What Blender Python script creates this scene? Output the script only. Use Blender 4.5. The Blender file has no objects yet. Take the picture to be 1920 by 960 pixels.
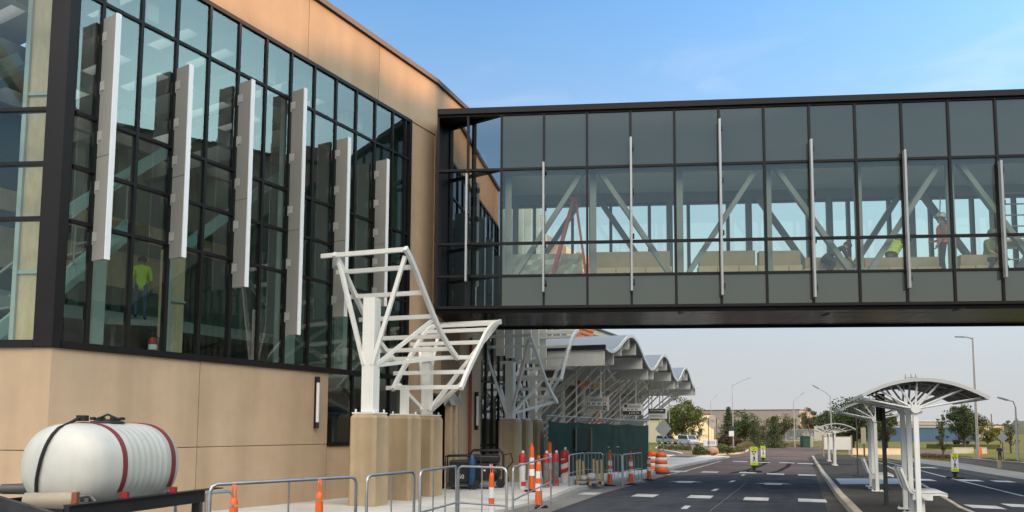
import bpy, bmesh, math, random
from mathutils import Vector as V, Matrix
import mathutils.noise as mn
rnd = random.Random(7)
C = bpy.context.scene.collection
sc = bpy.context.scene
rad = math.radians
# ------------------------------------------------------------------ camera model
FPX, PX, PY = 1400., 960., 688.
TH, RO = math.atan(.0814), rad(.3)
CAM = V((0, 0, 1.78))
RM = Matrix.Rotation(math.pi/2+TH, 3, 'X') @ Matrix.Rotation(RO, 3, 'Z')
def ray(x, y): return RM @ V(((x-PX)/FPX, -(y-PY)/FPX, -1.))
def zg(x, y): return -.012*min(max(y-14, 0), 86)-.012*min(max(x-10, 0), 45)
def onz(x, y, z):
    d = ray(x, y); return CAM+d*((z-CAM.z)/d.z)
def ong(x, y, dz=0):
    z = 0.
    for i in range(60):
        P = onz(x, y, z+dz); z = .5*z+.5*zg(P.x, P.y)
    return P
def onp(x, y, P0, n):
    d = ray(x, y); return CAM+d*((V(P0)-CAM).dot(V(n))/d.dot(V(n)))
def aty(x, y, Y): return onp(x, y, (0, Y, 0), (0, 1, 0))
def G(x, y, dz=0): return V((x, y, zg(x, y)+dz))
# ------------------------------------------------------------------ materials
MATS = {}
def nt(name):
    m = bpy.data.materials.new(name); m.use_nodes = True
    t = m.node_tree; t.nodes.clear()
    o = t.nodes.new('ShaderNodeOutputMaterial'); return m, t, o
def node(t, typ, **kw):
    n = t.nodes.new(typ)
    for k, v in kw.items():
        if k in n.inputs.keys(): n.inputs[k].default_value = v
        else: setattr(n, k, v)
    return n
def M(name, col, rough=.6, var=.12, scale=3., bump=0., metal=0., col2=None, stain=0., bscale=None, spec=.5, coat=0., stretch=None, ior=None, tint=None, rot=None):
    if name in MATS: return MATS[name]
    m, t, o = nt(name); L = t.links.new
    b = node(t, 'ShaderNodeBsdfPrincipled', Roughness=rough, Metallic=metal)
    b.inputs['Specular IOR Level'].default_value = spec
    if tint: b.inputs['Specular Tint'].default_value = (*tint, 1)
    if ior: b.inputs['IOR'].default_value = ior
    if coat: b.inputs['Coat Weight'].default_value = coat; b.inputs['Coat Roughness'].default_value = .08
    tc = node(t, 'ShaderNodeTexCoord'); src = tc.outputs['Object']
    if rot:
        m0 = node(t, 'ShaderNodeMapping'); m0.inputs['Rotation'].default_value = (0, 0, rot); L(src, m0.inputs[0]); src = m0.outputs[0]
    if stretch:
        mp = node(t, 'ShaderNodeMapping'); mp.inputs['Scale'].default_value = stretch; L(src, mp.inputs[0]); src = mp.outputs[0]
    n1 = node(t, 'ShaderNodeTexNoise', Scale=scale, Detail=8., Roughness=.65); L(src, n1.inputs['Vector'])
    n2 = node(t, 'ShaderNodeTexNoise', Scale=scale*.13, Detail=4.); L(src, n2.inputs['Vector'])
    mx = node(t, 'ShaderNodeMath', operation='ADD'); L(n1.outputs[0], mx.inputs[0]); L(n2.outputs[0], mx.inputs[1])
    r = node(t, 'ShaderNodeValToRGB'); L(mx.outputs[0], r.inputs[0])
    c2 = col2 or tuple(c*(1+var) for c in col); c1 = col if col2 else tuple(c*(1-var) for c in col)
    r.color_ramp.elements[0].position = .68*.5; r.color_ramp.elements[1].position = .66
    dv = node(t, 'ShaderNodeMath', operation='MULTIPLY'); dv.inputs[1].default_value = .5; L(mx.outputs[0], dv.inputs[0]); L(dv.outputs[0], r.inputs[0])
    r.color_ramp.elements[0].color = (*c1, 1); r.color_ramp.elements[1].color = (*c2, 1)
    out = r.outputs[0]
    if stain:
        n3 = node(t, 'ShaderNodeTexNoise', Scale=scale*.5, Detail=6.)
        mp = node(t, 'ShaderNodeMapping'); mp.inputs['Scale'].default_value = (1.6, 1.6, .14); L(tc.outputs['Object'], mp.inputs[0]); L(mp.outputs[0], n3.inputs['Vector'])
        r3 = node(t, 'ShaderNodeValToRGB'); L(n3.outputs[0], r3.inputs[0])
        r3.color_ramp.elements[0].position = .42; r3.color_ramp.elements[1].position = .72
        r3.color_ramp.elements[0].color = (1, 1, 1, 1); r3.color_ramp.elements[1].color = (1-stain, 1-stain, 1-stain*1.1, 1)
        mm = node(t, 'ShaderNodeMixRGB', blend_type='MULTIPLY'); mm.inputs[0].default_value = 1
        L(out, mm.inputs[1]); L(r3.outputs[0], mm.inputs[2]); out = mm.outputs[0]
    oi = node(t, 'ShaderNodeObjectInfo'); ov = node(t, 'ShaderNodeMapRange'); ov.inputs[3].default_value = .93; ov.inputs[4].default_value = 1.06; L(oi.outputs['Random'], ov.inputs[0])
    om = node(t, 'ShaderNodeVectorMath', operation='SCALE'); L(out, om.inputs[0]); L(ov.outputs[0], om.inputs['Scale']); out = om.outputs[0]
    L(out, b.inputs['Base Color'])
    rr = node(t, 'ShaderNodeMapRange'); rr.inputs[3].default_value = max(.0, rough-.08); rr.inputs[4].default_value = min(1, rough+.1) if rough else 0.
    L(n1.outputs[0], rr.inputs[0]); L(rr.outputs[0], b.inputs['Roughness'])
    if bump:
        nb = node(t, 'ShaderNodeTexNoise', Scale=bscale or scale*6, Detail=6.); L(src, nb.inputs['Vector'])
        bp = node(t, 'ShaderNodeBump', Strength=bump, Distance=.02); L(nb.outputs[0], bp.inputs['Height']); L(bp.outputs[0], b.inputs['Normal'])
    L(b.outputs[0], o.inputs[0]); MATS[name] = m; return m
def glass(name, tint, r0, wav=.0, gt=(.93, 1, .98)):
    m, t, o = nt(name); L = t.links.new
    tr = node(t, 'ShaderNodeBsdfTransparent'); tr.inputs[0].default_value = (*tint, 1)
    gl = node(t, 'ShaderNodeBsdfGlossy', Roughness=.0); gl.inputs[0].default_value = (*gt, 1)
    lw = node(t, 'ShaderNodeLayerWeight', Blend=.5)
    pw = node(t, 'ShaderNodeMath', operation='POWER'); pw.inputs[1].default_value = 4.; L(lw.outputs['Facing'], pw.inputs[0])
    mr = node(t, 'ShaderNodeMapRange'); mr.inputs[3].default_value = r0; mr.inputs[4].default_value = 1.; L(pw.outputs[0], mr.inputs[0])
    if wav:
        tc = node(t, 'ShaderNodeTexCoord'); n = node(t, 'ShaderNodeTexNoise', Scale=.9, Detail=1.); L(tc.outputs['Object'], n.inputs['Vector'])
        bp = node(t, 'ShaderNodeBump', Strength=wav, Distance=.02); L(n.outputs[0], bp.inputs['Height']); L(bp.outputs[0], gl.inputs['Normal'])
    mx = node(t, 'ShaderNodeMixShader'); L(mr.outputs[0], mx.inputs[0]); L(tr.outputs[0], mx.inputs[1]); L(gl.outputs[0], mx.inputs[2])
    L(mx.outputs[0], o.inputs[0]); MATS[name] = m; return m
def leafmat(name, dark, light, trans=.25):
    if name in MATS: return MATS[name]
    m, t, o = nt(name); L = t.links.new
    g = node(t, 'ShaderNodeNewGeometry'); r = node(t, 'ShaderNodeValToRGB')
    r.color_ramp.elements[0].color = (*dark, 1); r.color_ramp.elements[1].color = (*light, 1)
    tc = node(t, 'ShaderNodeTexCoord'); n = node(t, 'ShaderNodeTexNoise', Scale=.55, Detail=2.); L(tc.outputs['Object'], n.inputs['Vector'])
    a = node(t, 'ShaderNodeMath', operation='MULTIPLY_ADD'); a.inputs[1].default_value = .5; L(g.outputs['Random Per Island'], a.inputs[0])
    s = node(t, 'ShaderNodeMath', operation='MULTIPLY_ADD'); s.inputs[1].default_value = 1.4; s.inputs[2].default_value = -.45; L(n.outputs[0], s.inputs[0]); L(s.outputs[0], a.inputs[2])
    L(a.outputs[0], r.inputs[0])
    d = node(t, 'ShaderNodeBsdfPrincipled', Roughness=.6); L(r.outputs[0], d.inputs['Base Color'])
    tl = node(t, 'ShaderNodeBsdfTranslucent'); L(r.outputs[0], tl.inputs[0])
    mx = node(t, 'ShaderNodeMixShader'); mx.inputs[0].default_value = trans; L(d.outputs[0], mx.inputs[1]); L(tl.outputs[0], mx.inputs[2]); L(mx.outputs[0], o.inputs[0])
    MATS[name] = m; return m
tan = M('precast_tan', (.50, .358, .232), .85, .11, 1.3, .15, stain=.24, bscale=60)
tanpier = M('precast_pier', (.46, .345, .215), .85, .16, 2.2, .2, stain=.3, bscale=60)
bronze = M('bronze_frame', (.012, .0095, .0095), .45, .15, 4, spec=.25)
soffm = M('soffit_metal', (.012, .010, .010), .16, .25, 1.2, .8, bscale=1.6, spec=.03, stretch=(.5, 1.5, 1))
coping = M('coping_metal', (.035, .025, .023), .45, .1, 3)
white = M('white_steel', (.80, .79, .74), .42, .05, 2.5, stain=.07)
finm = M('fin_metal', (.74, .73, .70), .4, .04, 2, stain=.05)
galv = M('galvanised', (.42, .43, .43), .38, .15, 12, metal=.75)
conc = M('sidewalk_concrete', (.56, .55, .51), .85, .14, 1.1, .2, stain=.18, bscale=40)
kerbm = M('kerb_concrete', (.46, .39, .30), .9, .28, 2.2, .4, bscale=15)
asph = M('asphalt_dark', (.070, .076, .088), .95, .25, 1.2, .5, bscale=90, spec=0, stretch=(1.6, .10, 1), rot=.354, stain=.3)
asphg = M('asphalt_grey', (.10, .096, .088), .95, .2, .8, .4, bscale=80, spec=0, stain=.3)
pink = M('pink_concrete', (.155, .124, .116), .95, .16, .5, .2, bscale=50, spec=.03, stain=.28)
paint = M('road_paint', (.30, .30, .29), .85, .3, 11, col2=(.66, .66, .64), spec=.1)
grassm = M('dry_lawn', (.085, .105, .028), .95, .3, .6, .6, col2=(.19, .17, .06), bscale=8, spec=.05)
bark = M('bark', (.10, .075, .05), .9, .3, 6, .5)
blackm = M('black_paint', (.012, .012, .013), .45, .3, 6)
rubber = M('rubber', (.018, .018, .018), .8, .2, 8)
orange = M('safety_orange', (.85, .13, .02), .45, .12, 5, stain=.15)
redm = M('dull_red', (.42, .03, .025), .5, .2, 5)
refl = M('reflective_white', (.82, .82, .80), .4, .08, 8)
osb = M('osb_board', (.60, .44, .28), .8, .2, 9, .2, stretch=(1, 1, .4))
ply = M('plywood', (.58, .46, .30), .75, .15, 2, stretch=(1, 1, 4))
darkint = M('interior_teal', (.045, .085, .08), .8, .2, 1)
intwall = M('interior_wall', (.17, .25, .22), .8, .2, .8)
intlight = M('interior_plaster', (.42, .46, .43), .8, .1, .8)
steelint = M('interior_steel', (.30, .32, .30), .55, .1, 2)
trussm = M('truss_paint', (.19, .20, .185), .5, .08, 2)
ltile = M('ceiling_board', (.75, .77, .72), .8, .1, 1)
facglass = glass('facade_glass', (.68, .82, .77), .105, .012, (1, .97, .98))
retglass = glass('return_glass', (.82, .92, .89), .06, .012)
brglass = glass('bridge_glass', (.94, 1, .91), .135, .0, (.96, 1, .88))
spandm = M('spandrel_glass', (.040, .043, .034), .0, .05, .5, ior=2.3, tint=(1, .97, .80))
clearg = glass('clear_glass', (.5, .58, .58), .12)
# ------------------------------------------------------------------ mesh builder
class MB:
    def __init__(s): s.v = []; s.f = []; s.m = []; s.mi = 0; s.sm = []; s.smooth = False
    def add(s, vs, fs):
        o = len(s.v); s.v += [V(p) for p in vs]
        for f in fs: s.f.append([i+o for i in f]); s.m.append(s.mi); s.sm.append(s.smooth)
        return s
    def ob(s, o, a, b, c):
        o, a, b, c = V(o), V(a), V(b), V(c)
        if a.cross(b).dot(c) < 0: a, b = b, a
        p = [o, o+a, o+a+b, o+b, o+c, o+a+c, o+a+b+c, o+b+c]
        return s.add(p, [(3, 2, 1, 0), (4, 5, 6, 7), (0, 1, 5, 4), (1, 2, 6, 5), (2, 3, 7, 6), (3, 0, 4, 7)])
    def box(s, c, d):
        c = V(c); return s.ob(c-V(d)/2, (d[0], 0, 0), (0, d[1], 0), (0, 0, d[2]))
    def bar(s, p, q, w, h, up=(0, 0, 1)):
        p, q = V(p), V(q); d = (q-p); x = d.cross(V(up))
        if x.length < 1e-5: x = d.cross(V((0, 1, 0)))
        x.normalize(); y = x.cross(d).normalized()
        return s.ob(p-x*w/2-y*h/2, x*w, y*h, d)
    def tube(s, pts, r, n=8, cap=True):
        pts = [V(p) for p in pts]; R = r if isinstance(r, (list, tuple)) else [r]*len(pts); vs = []; fs = []; X = None
        for i, p in enumerate(pts):
            d = (pts[min(i+1, len(pts)-1)]-pts[max(i-1, 0)]).normalized()
            if X is None:
                X = d.cross(V((0, 0, 1)));  X = X if X.length > .05 else d.cross(V((0, 1, 0)))
            X = (X-d*X.dot(d)).normalized(); Y = d.cross(X)
            for k in range(n):
                a = 2*math.pi*k/n; vs.append(p+(X*math.cos(a)+Y*math.sin(a))*R[i])
        for i in range(len(pts)-1):
            for k in range(n): fs.append((i*n+k, i*n+(k+1) % n, (i+1)*n+(k+1) % n, (i+1)*n+k))
        s.smooth, o = True, s.smooth; s.add(vs, fs); s.smooth = o
        if cap: s.add(vs[:n], [tuple(range(n))[::-1]]); s.add(vs[-n:], [tuple(range(n))])
        return s
    def rail(s, pts, w, h, up=(0, 0, 1), side=None):
        """rectangular section swept along a planar polyline; side = horizontal width direction"""
        pts = [V(p) for p in pts]; x = V(side).normalized(); vs = []; fs = []
        for i, p in enumerate(pts):
            d = (pts[min(i+1, len(pts)-1)]-pts[max(i-1, 0)]).normalized(); y = x.cross(d).normalized()
            if y.z < 0: y = -y
            vs += [p-x*w/2-y*h/2, p+x*w/2-y*h/2, p+x*w/2+y*h/2, p-x*w/2+y*h/2]
        for i in range(len(pts)-1):
            for k in range(4): fs.append((i*4+k, i*4+(k+1) % 4, i*4+4+(k+1) % 4, i*4+4+k))
        n = len(pts)*4-4; fs += [(3, 2, 1, 0), (n, n+1, n+2, n+3)]
        return s.add(vs, fs)
    def lathe(s, prof, c, n=16, ax=(0, 0, 1)):
        ax = V(ax).normalized(); X = ax.orthogonal().normalized(); Y = ax.cross(X); c = V(c); vs = []; fs = []
        for r, z in prof:
            for k in range(n):
                a = 2*math.pi*k/n; vs.append(c+ax*z+(X*math.cos(a)+Y*math.sin(a))*r)
        for i in range(len(prof)-1):
            for k in range(n): fs.append((i*n+k, i*n+(k+1) % n, (i+1)*n+(k+1) % n, (i+1)*n+k))
        s.smooth, o = True, s.smooth; s.add(vs, fs); s.smooth = o
        if prof[0][0] > .001: s.add(vs[:n], [tuple(range(n))[::-1]])
        if prof[-1][0] > .001: s.add(vs[-n:], [tuple(range(n))])
        return s
    def prism(s, poly, vec):
        n = len(poly); p = [V(q) for q in poly]; vec = V(vec)
        return s.add(p+[q+vec for q in p], [tuple(range(n))[::-1], tuple(range(n, 2*n))]+[(i, (i+1) % n, n+(i+1) % n, n+i) for i in range(n)])
    def sphere(s, c, r, n=10):
        r = r if hasattr(r, '__len__') else (r, r, r); c = V(c); vs = []; fs = []; m = n//2+1
        for i in range(m+1):
            ph = math.pi*i/m
            for k in range(n):
                a = 2*math.pi*k/n; vs.append(c+V((r[0]*math.sin(ph)*math.cos(a), r[1]*math.sin(ph)*math.sin(a), r[2]*math.cos(ph))))
        for i in range(m):
            for k in range(n): fs.append((i*n+k, (i+1)*n+k, (i+1)*n+(k+1) % n, i*n+(k+1) % n))
        s.smooth, o = True, s.smooth; s.add(vs, fs); s.smooth = o; return s
    def build(s, name, mat, parent=None, bevel=0, fix=True):
        me = bpy.data.meshes.new(name)
        vs = s.v
        if parent is not None:
            Mi = parent.matrix_basis.inverted() if parent.parent is None else (parent.parent.matrix_basis @ parent.matrix_basis).inverted()
            vs = [Mi @ p for p in vs]
        me.from_pydata([tuple(p) for p in vs], [], s.f)
        for m in (mat if isinstance(mat, (list, tuple)) else [mat]): me.materials.append(m)
        me.polygons.foreach_set('material_index', s.m); me.polygons.foreach_set('use_smooth', s.sm)
        if fix:
            bm = bmesh.new(); bm.from_mesh(me); bmesh.ops.recalc_face_normals(bm, faces=bm.faces); bm.to_mesh(me); bm.free()
        o = bpy.data.objects.new(name, me); C.objects.link(o)
        if parent is not None: o.parent = parent
        if bevel:
            b = o.modifiers.new('Bevel', 'BEVEL'); b.width = bevel; b.segments = 2; b.limit_method = 'ANGLE'
        return o
def tag(o, label=None, cat=None, group=None, kind=None):
    for k, v in (('label', label), ('category', cat), ('group', group), ('kind', kind)):
        if v: o[k] = v
    return o
def thing(name, label, cat, loc=(0, 0, 0), rz=0, group=None):
    o = bpy.data.objects.new(name, None); C.objects.link(o); o.location = loc; o.rotation_euler = (0, 0, rz); o.empty_display_size = .2
    o.matrix_basis = Matrix.Translation(V(loc)) @ Matrix.Rotation(rz, 4, 'Z')
    return tag(o, label, cat, group)
def dup(root, loc, rz=0, label=None, scale=None):
    def cp(o, par):
        c = o.copy(); C.objects.link(c)
        if par: c.parent = par
        for ch in [x for x in KIDS(o)]: cp(ch, c)
        return c
    r = cp(root, None); r.location = loc; r.rotation_euler = (0, 0, rz)
    if scale: r.scale = scale if hasattr(scale, '__len__') else (scale,)*3
    if label: r['label'] = label
    return r
def KIDS(o): return list(o.children)
def mesh_of(fn):
    b = MB(); fn(b); return b
def txt(body, o, right, up, h, name, mat, parent, th=.004, align='CENTER', width=None):
    cu = bpy.data.curves.new('t', 'FONT'); cu.body = body; cu.size = 1; cu.align_x = align; cu.resolution_u = 2
    ob = bpy.data.objects.new('t', cu); me = bpy.data.meshes.new_from_object(ob)
    right = V(right).normalized(); up = V(up).normalized(); n = right.cross(up)
    if not me.vertices: return None
    xs = [v.co.x for v in me.vertices]; k = h/.7
    kx = k if not width else width/(max(xs)-min(xs))
    b = MB(); b.add([V(o)+right*v.co.x*kx+up*v.co.y*k+n*th for v in me.vertices], [tuple(p.vertices) for p in me.polygons])
    bpy.data.objects.remove(ob)
    return b.build(name, mat, parent, fix=False)
def sheet(name, poly, dz, mat, skirt=0, kind='structure', parent=None):
    """horizontal sheet following the terrain, optionally a raised slab with sides"""
    bm = bmesh.new(); vs = [bm.verts.new((p[0], p[1], 0)) for p in poly]; f = bm.faces.new(vs)
    if f.normal.z < 0: f.normal_flip()
    bm.normal_update()
    if f.normal.z < 0: bmesh.ops.reverse_faces(bm, faces=[f])
    bmesh.ops.triangulate(bm, faces=bm.faces[:])
    for co, no in (((0, 14, 0), (0, 1, 0)), ((0, 100, 0), (0, 1, 0)), ((10, 0, 0), (1, 0, 0)), ((55, 0, 0), (1, 0, 0))):
        bmesh.ops.bisect_plane(bm, geom=bm.verts[:]+bm.edges[:]+bm.faces[:], plane_co=co, plane_no=no)
    for v in bm.verts: v.co.z = zg(v.co.x, v.co.y)+dz
    if skirt:
        be = [e for e in bm.edges if e.is_boundary]
        r = bmesh.ops.extrude_edge_only(bm, edges=be)
        for v in [g for g in r['geom'] if isinstance(g, bmesh.types.BMVert)]: v.co.z -= skirt
    bmesh.ops.recalc_face_normals(bm, faces=bm.faces)
    up = sum(f.normal.z*f.calc_area() for f in bm.faces)
    if up < 0: bmesh.ops.reverse_faces(bm, faces=bm.faces[:])
    me = bpy.data.meshes.new(name); bm.to_mesh(me); bm.free(); me.materials.append(mat)
    o = bpy.data.objects.new(name, me); C.objects.link(o)
    if kind: o['kind'] = kind
    return o
def pxy(*pts, dz=0): return [ong(x, y, dz).xy for x, y in pts]
# ------------------------------------------------------------------ frames
d0 = ray(1757, 806); aF = math.atan2(d0.x, d0.y)
D = V((math.sin(aF), math.cos(aF), 0)); N = V((math.cos(aF), -math.sin(aF), 0))
P0 = onz(520, 944.5, .12)
def FP(t, z, out=0): q = P0+D*t+N*out; return V((q.x, q.y, z))
def fac(x, y): q = onp(x, y, P0, N); return ((q-P0).dot(D), q.z)
TC = -4.89
CO = FP(TC, 0); L2 = V((-.9957, .092, 0)); N2 = V((-.092, -.9957, 0))
def RW(s, z, out=0): q = CO+L2*s+N2*out; return V((q.x, q.y, z))
TB = 5.62; BO = FP(TB, 0); a3 = rad(22); D3 = V((math.sin(a3), math.cos(a3), 0)); N3 = V((math.cos(a3), -math.sin(a3), 0))
def TW(s, z, out=0): q = BO+D3*s+N3*out; return V((q.x, q.y, z))
UR = V((.346, .938, 0)).normalized(); VR = V((UR.y, -UR.x, 0)); angR = -math.atan2(UR.x, UR.y)
UB = V((.9957, -.092, 0)).normalized(); NB = V((-.092, -.9957, 0)).normalized(); B0 = aty(820, 400, 20.4); B0.z = 0
def BR(s, z, out=0): q = B0+UB*s+NB*out; return V((q.x, q.y, z))
ZT, Z2, Z3, Z4, Z5, ZS, ZL, ZC = 10.27, 9.15, 7.04, 6.11, 5.18, 3.10, 1.375, 11.95

# ================================================================== SETTING
big = 2500
t = sheet('ground', [(-big, -big), (big, -big), (big, big), (-big, big)], -.03, grassm)
rdw = sheet('road', pxy((1000, 960), (1033, 934), (1075, 921), (1160, 905), (1225, 888), (1236, 842), (1330, 836), (1420, 837), (1545, 838), (1600, 858), (1665, 867), (1780, 881), (1920, 906))+[(40, 20), (48, -60), (-60, -60), (-40, -45), (-6.0, 0)], .0, pink)
d1 = pxy((1530, 890), (1552, 958)); sl = UR.x/UR.y
dl = d1[1]
sheet('road_asphalt_patch', pxy((1250, 892), (1400, 889.5), (1530, 890), (1552, 958))+[(dl.x-sl*(dl.y+30), -30), (-14, -30), (-4.0, 3)]+pxy((1030, 962), (1130, 925)), .004, asph)
sheet('gutter', pxy((1531, 889), (1553, 958))+[(dl.x-sl*(dl.y+30)+.02, -30), (ong(1612, 960).x-sl*(ong(1612, 960).y+30), -30)]+pxy((1612, 960), (1575, 930), (1545, 889), (1524, 858), (1514, 858)), .004, asphg)
sheet('gutter_apron', pxy((1000, 961), (1029, 961), (1129, 926), (1249, 892.5), (1228, 889), (1160, 906), (1076, 922), (1034, 935)), .004, M('gutter_concrete', (.17, .165, .155), .9, .2, 1.2))
isl_l = [(1606, 962), (1578, 932), (1547, 892), (1525, 857)]
Lx = ong(1606, 962); Rx = ong(1797, 962)
isl = pxy(*isl_l)+pxy((1535, 852), (1560, 852), (1600, 858), (1655, 873), (1730, 917), (1797, 962))+[(Rx.x-sl*(Rx.y+20), -20), (Lx.x-sl*(Lx.y+20), -20)]
sheet('pavement_island', isl, .12, asphg, .4)
sheet('pavement_ramp', pxy((1566, 897), (1576, 908), (1712, 907), (1692, 897), dz=.124), .124, M('ramp_concrete', (.33, .35, .36), .85, .12, 1.5))
b = MB()
kl = [ong(*p) for p in isl_l]; kl = [V((kl[0].x-sl*(kl[0].y+20), -20, 0))]+kl
for p, q in zip(kl[:-1], kl[1:]):
    n = max(2, int((q-p).length/2.4)); dv = (q-p).normalized(); sd = V((dv.y, -dv.x, 0))
    for i in range(n):
        a, c = p.lerp(q, i/n)+dv*.01, p.lerp(q, (i+1)/n)-dv*.01
        a.z, c.z = zg(a.x, a.y), zg(c.x, c.y)
        b.prism([a+sd*-.17-V((0, 0, .1)), a+sd*-.14+V((0, 0, .135)), a+sd*.02+V((0, 0, .15)), a+sd*.02-V((0, 0, .1))], c-a)
tag(b.build('kerb', kerbm, bevel=.02), kind='structure')
ir = [ong(*p) for p in ((1600, 858), (1655, 873), (1730, 917), (1797, 962))]; ir.append(V((Rx.x-sl*(Rx.y+20), -20, 0)))
b = MB()
for p, q in zip(ir[:-1], ir[1:]):
    n = max(2, int((q-p).length/2.4)); dv = (q-p).normalized(); sd = V((dv.y, -dv.x, 0))
    for i in range(n):
        if p.y > 17 and p.y < 26 and i % 5 == 3: continue
        a, c = p.lerp(q, i/n)+dv*.01, p.lerp(q, (i+1)/n)-dv*.01
        a.z, c.z = zg(a.x, a.y), zg(c.x, c.y)
        b.prism([a+sd*-.14-V((0, 0, .1)), a+sd*-.11+V((0, 0, .13)), a+sd*.01+V((0, 0, .14)), a+sd*.01-V((0, 0, .1))], c-a)
tag(b.build('kerb', kerbm, bevel=.02), kind='structure')
# right-hand road
rr = pxy((1560, 852), (1604, 858), (1659, 873), (1734, 917), (1802, 962))+[(Rx.x-sl*(Rx.y+20)+.1, -20), (34, -20), (31, 20)]+pxy((1920, 907), (1780, 882), (1700, 870), (1640, 862), (1600, 853))
sheet('road_right_lane', rr, .004, M('asphalt_right', (.060, .066, .076), .95, .2, 1, .4, bscale=90, spec=0))
# left pavement
ks = [V((-13.6, -20)), V((-3.3, 7.0)), V((.72, 18.08)), V((1.85, 22.55)), V((4.3, 28.5)), V((6.1, 33.2)), V((9.5, 42)), V((19, 66))]
ks = [V((p[0], p[1])) for p in ks]
sheet('pavement', ks+[V((-10, 75)), V((-30, 60)), V((-30, -20))], .13, conc, .4)
b = MB()
for i in range(len(ks)-1):
    p, q = ks[i].to_3d(), ks[i+1].to_3d(); n = max(1, int((q-p).length/3)); dv = (q-p).normalized(); sd = V((dv.y, -dv.x, 0))
    for j in range(n):
        a, c = p.lerp(q, j/n)+dv*.006, p.lerp(q, (j+1)/n)-dv*.006; a.z, c.z = zg(a.x, a.y), zg(c.x, c.y)
        b.prism([a+sd*.002-V((0, 0, .1)), a+sd*.002+V((0, 0, .134)), a+sd*.15+V((0, 0, .12)), a+sd*.18-V((0, 0, .1))], c-a)
tag(b.build('kerb', M('kerb_grey', (.36, .35, .33), .9, .2, 2), bevel=.015), kind='structure')
b = MB()   # pavement control joints
jm = M('joint_dark', (.10, .095, .09), .9)
for i in range(9):
    y = 8+i*2.4; p = V((-3.0+(y-7)*.363, y, 0)); q = p-VR*6
    s_ = [p, p+UR*.02, q+UR*.02, q]
    b.add([G(c.x, c.y, .1335) for c in s_], [(0, 1, 2, 3)])
tag(b.build('pavement_joints', jm, fix=False), kind='structure')
# markings
def rect_px(cx, cy, w, l):  # centre pixel, width (m) across, length (m) along road
    c = ong(cx, cy); return [(c+VR*a*w/2+UR*e*l/2).xy for a, e in ((-1, -1), (1, -1), (1, 1), (-1, 1))]
marks = []
for x, y, w, l in ((1210, 929.5, .62, 1.0), (1313, 932, .62, 1.0), (1418, 936, .62, 1.05), (1523, 939, .68, 1.05), (1106, 926, .5, .9),
                   (1331, 885.5, .75, 1.3), (1402, 886.5, .75, 1.2), (1454, 889, .75, 1.3), (1513, 891, .75, 1.3), (1388, 865.5, 1, 1.8), (1430, 867, 1, 1.8), (1475, 868, 1, 1.8), (1510, 869.5, 1, 1.8), (1288, 861.5, 1, 2), (1272, 884, .8, 1.3)):
    marks.append(rect_px(x, y, w, l))
c0, c1 = ong(1296, 952), ong(1378, 902); dl_ = (c1-c0); n = 4
dash = [((1282, 955), (1290, 949)), ((1337, 921), (1345, 917)), ((1369, 904.5), (1377, 901.5)), ((1391, 892), (1396, 890)), ((1404, 883), (1408, 882))]
for a, c in dash:
    p, q = ong(*a), ong(*c); dv = (q-p).normalized(); sd = V((dv.y, -dv.x, 0))*.07
    marks.append([(p-sd).xy, (p+sd).xy, (q+sd).xy, (q-sd).xy])
def stripe(p1, p2, w):
    p, q = ong(*p1), ong(*p2); dv = (q-p).normalized(); sd = V((dv.y, -dv.x, 0))*w/2; marks.append([(p-sd).xy, (p+sd).xy, (q+sd).xy, (q-sd).xy])
for a, c in (((1250, 891), (1290, 882)), ((1290, 882), (1330, 871)), ((1330, 871), (1352, 864.5))): stripe(a, c, .11)
for a, c in (((1920, 931), (1790, 899)), ((1790, 899), (1700, 876)), ((1700, 876), (1660, 866))): stripe(a, c, .11)
for x, y, w, l in ((1733, 900, .7, 1.6), (1820, 901, .75, 1.3), (1880, 903, .7, 1.3), (1740, 877, .9, 1.8), (1800, 879, .9, 1.8), (1846, 951, .7, 1.0), (1917, 949, .7, 1), (1678, 897, .7, 1.4), (1655, 877, .9, 1.6)):
    marks.append(rect_px(x, y, w, l))
for cx, cy in ((1450, 908), (1285, 904.5)):   # small straight arrows
    c = ong(cx, cy); pts = [(-.28, -.45), (.28, -.45), (.28, .12), (.62, .10), (.2, .7), (-.2, .7), (-.62, .10), (-.28, .12)]
    marks.append([(c+VR*a+UR*e).xy for a, e in pts])
bm_ = MB()
for m_ in marks:
    pts = [G(p[0], p[1], .010) for p in m_]; bm_.add(pts, [tuple(range(len(pts)))])
mk = bm_.build('road_markings', paint, fix=False); mk['kind'] = 'structure'
for p in mk.data.polygons:
    if p.normal.z < 0: p.flip()
# tyre marks
b = MB(); tm = M('tyre_mark', (.045, .038, .038), .95, .3, 3, spec=0)
for path in (((1462, 866), (1452, 874), (1432, 882), (1400, 889)), ((1440, 858), (1385, 856), (1345, 860)), ((1500, 856), (1440, 855.5), (1395, 855))):
    P_ = [ong(*p) for p in path]
    for o_ in (-.75, .75):
        for i in range(len(P_)-1):
            p, q = P_[i], P_[i+1]; dv = (q-p).normalized(); sd = V((dv.y, -dv.x, 0)); w_ = .14
            cs = [p+sd*(o_-w_), p+sd*(o_+w_), q+sd*(o_+w_), q+sd*(o_-w_)]; b.add([G(c.x, c.y, .0022) for c in cs], [(0, 1, 2, 3)])
tag(b.build('road_tyre_marks', tm, fix=False), kind='structure')
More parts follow.
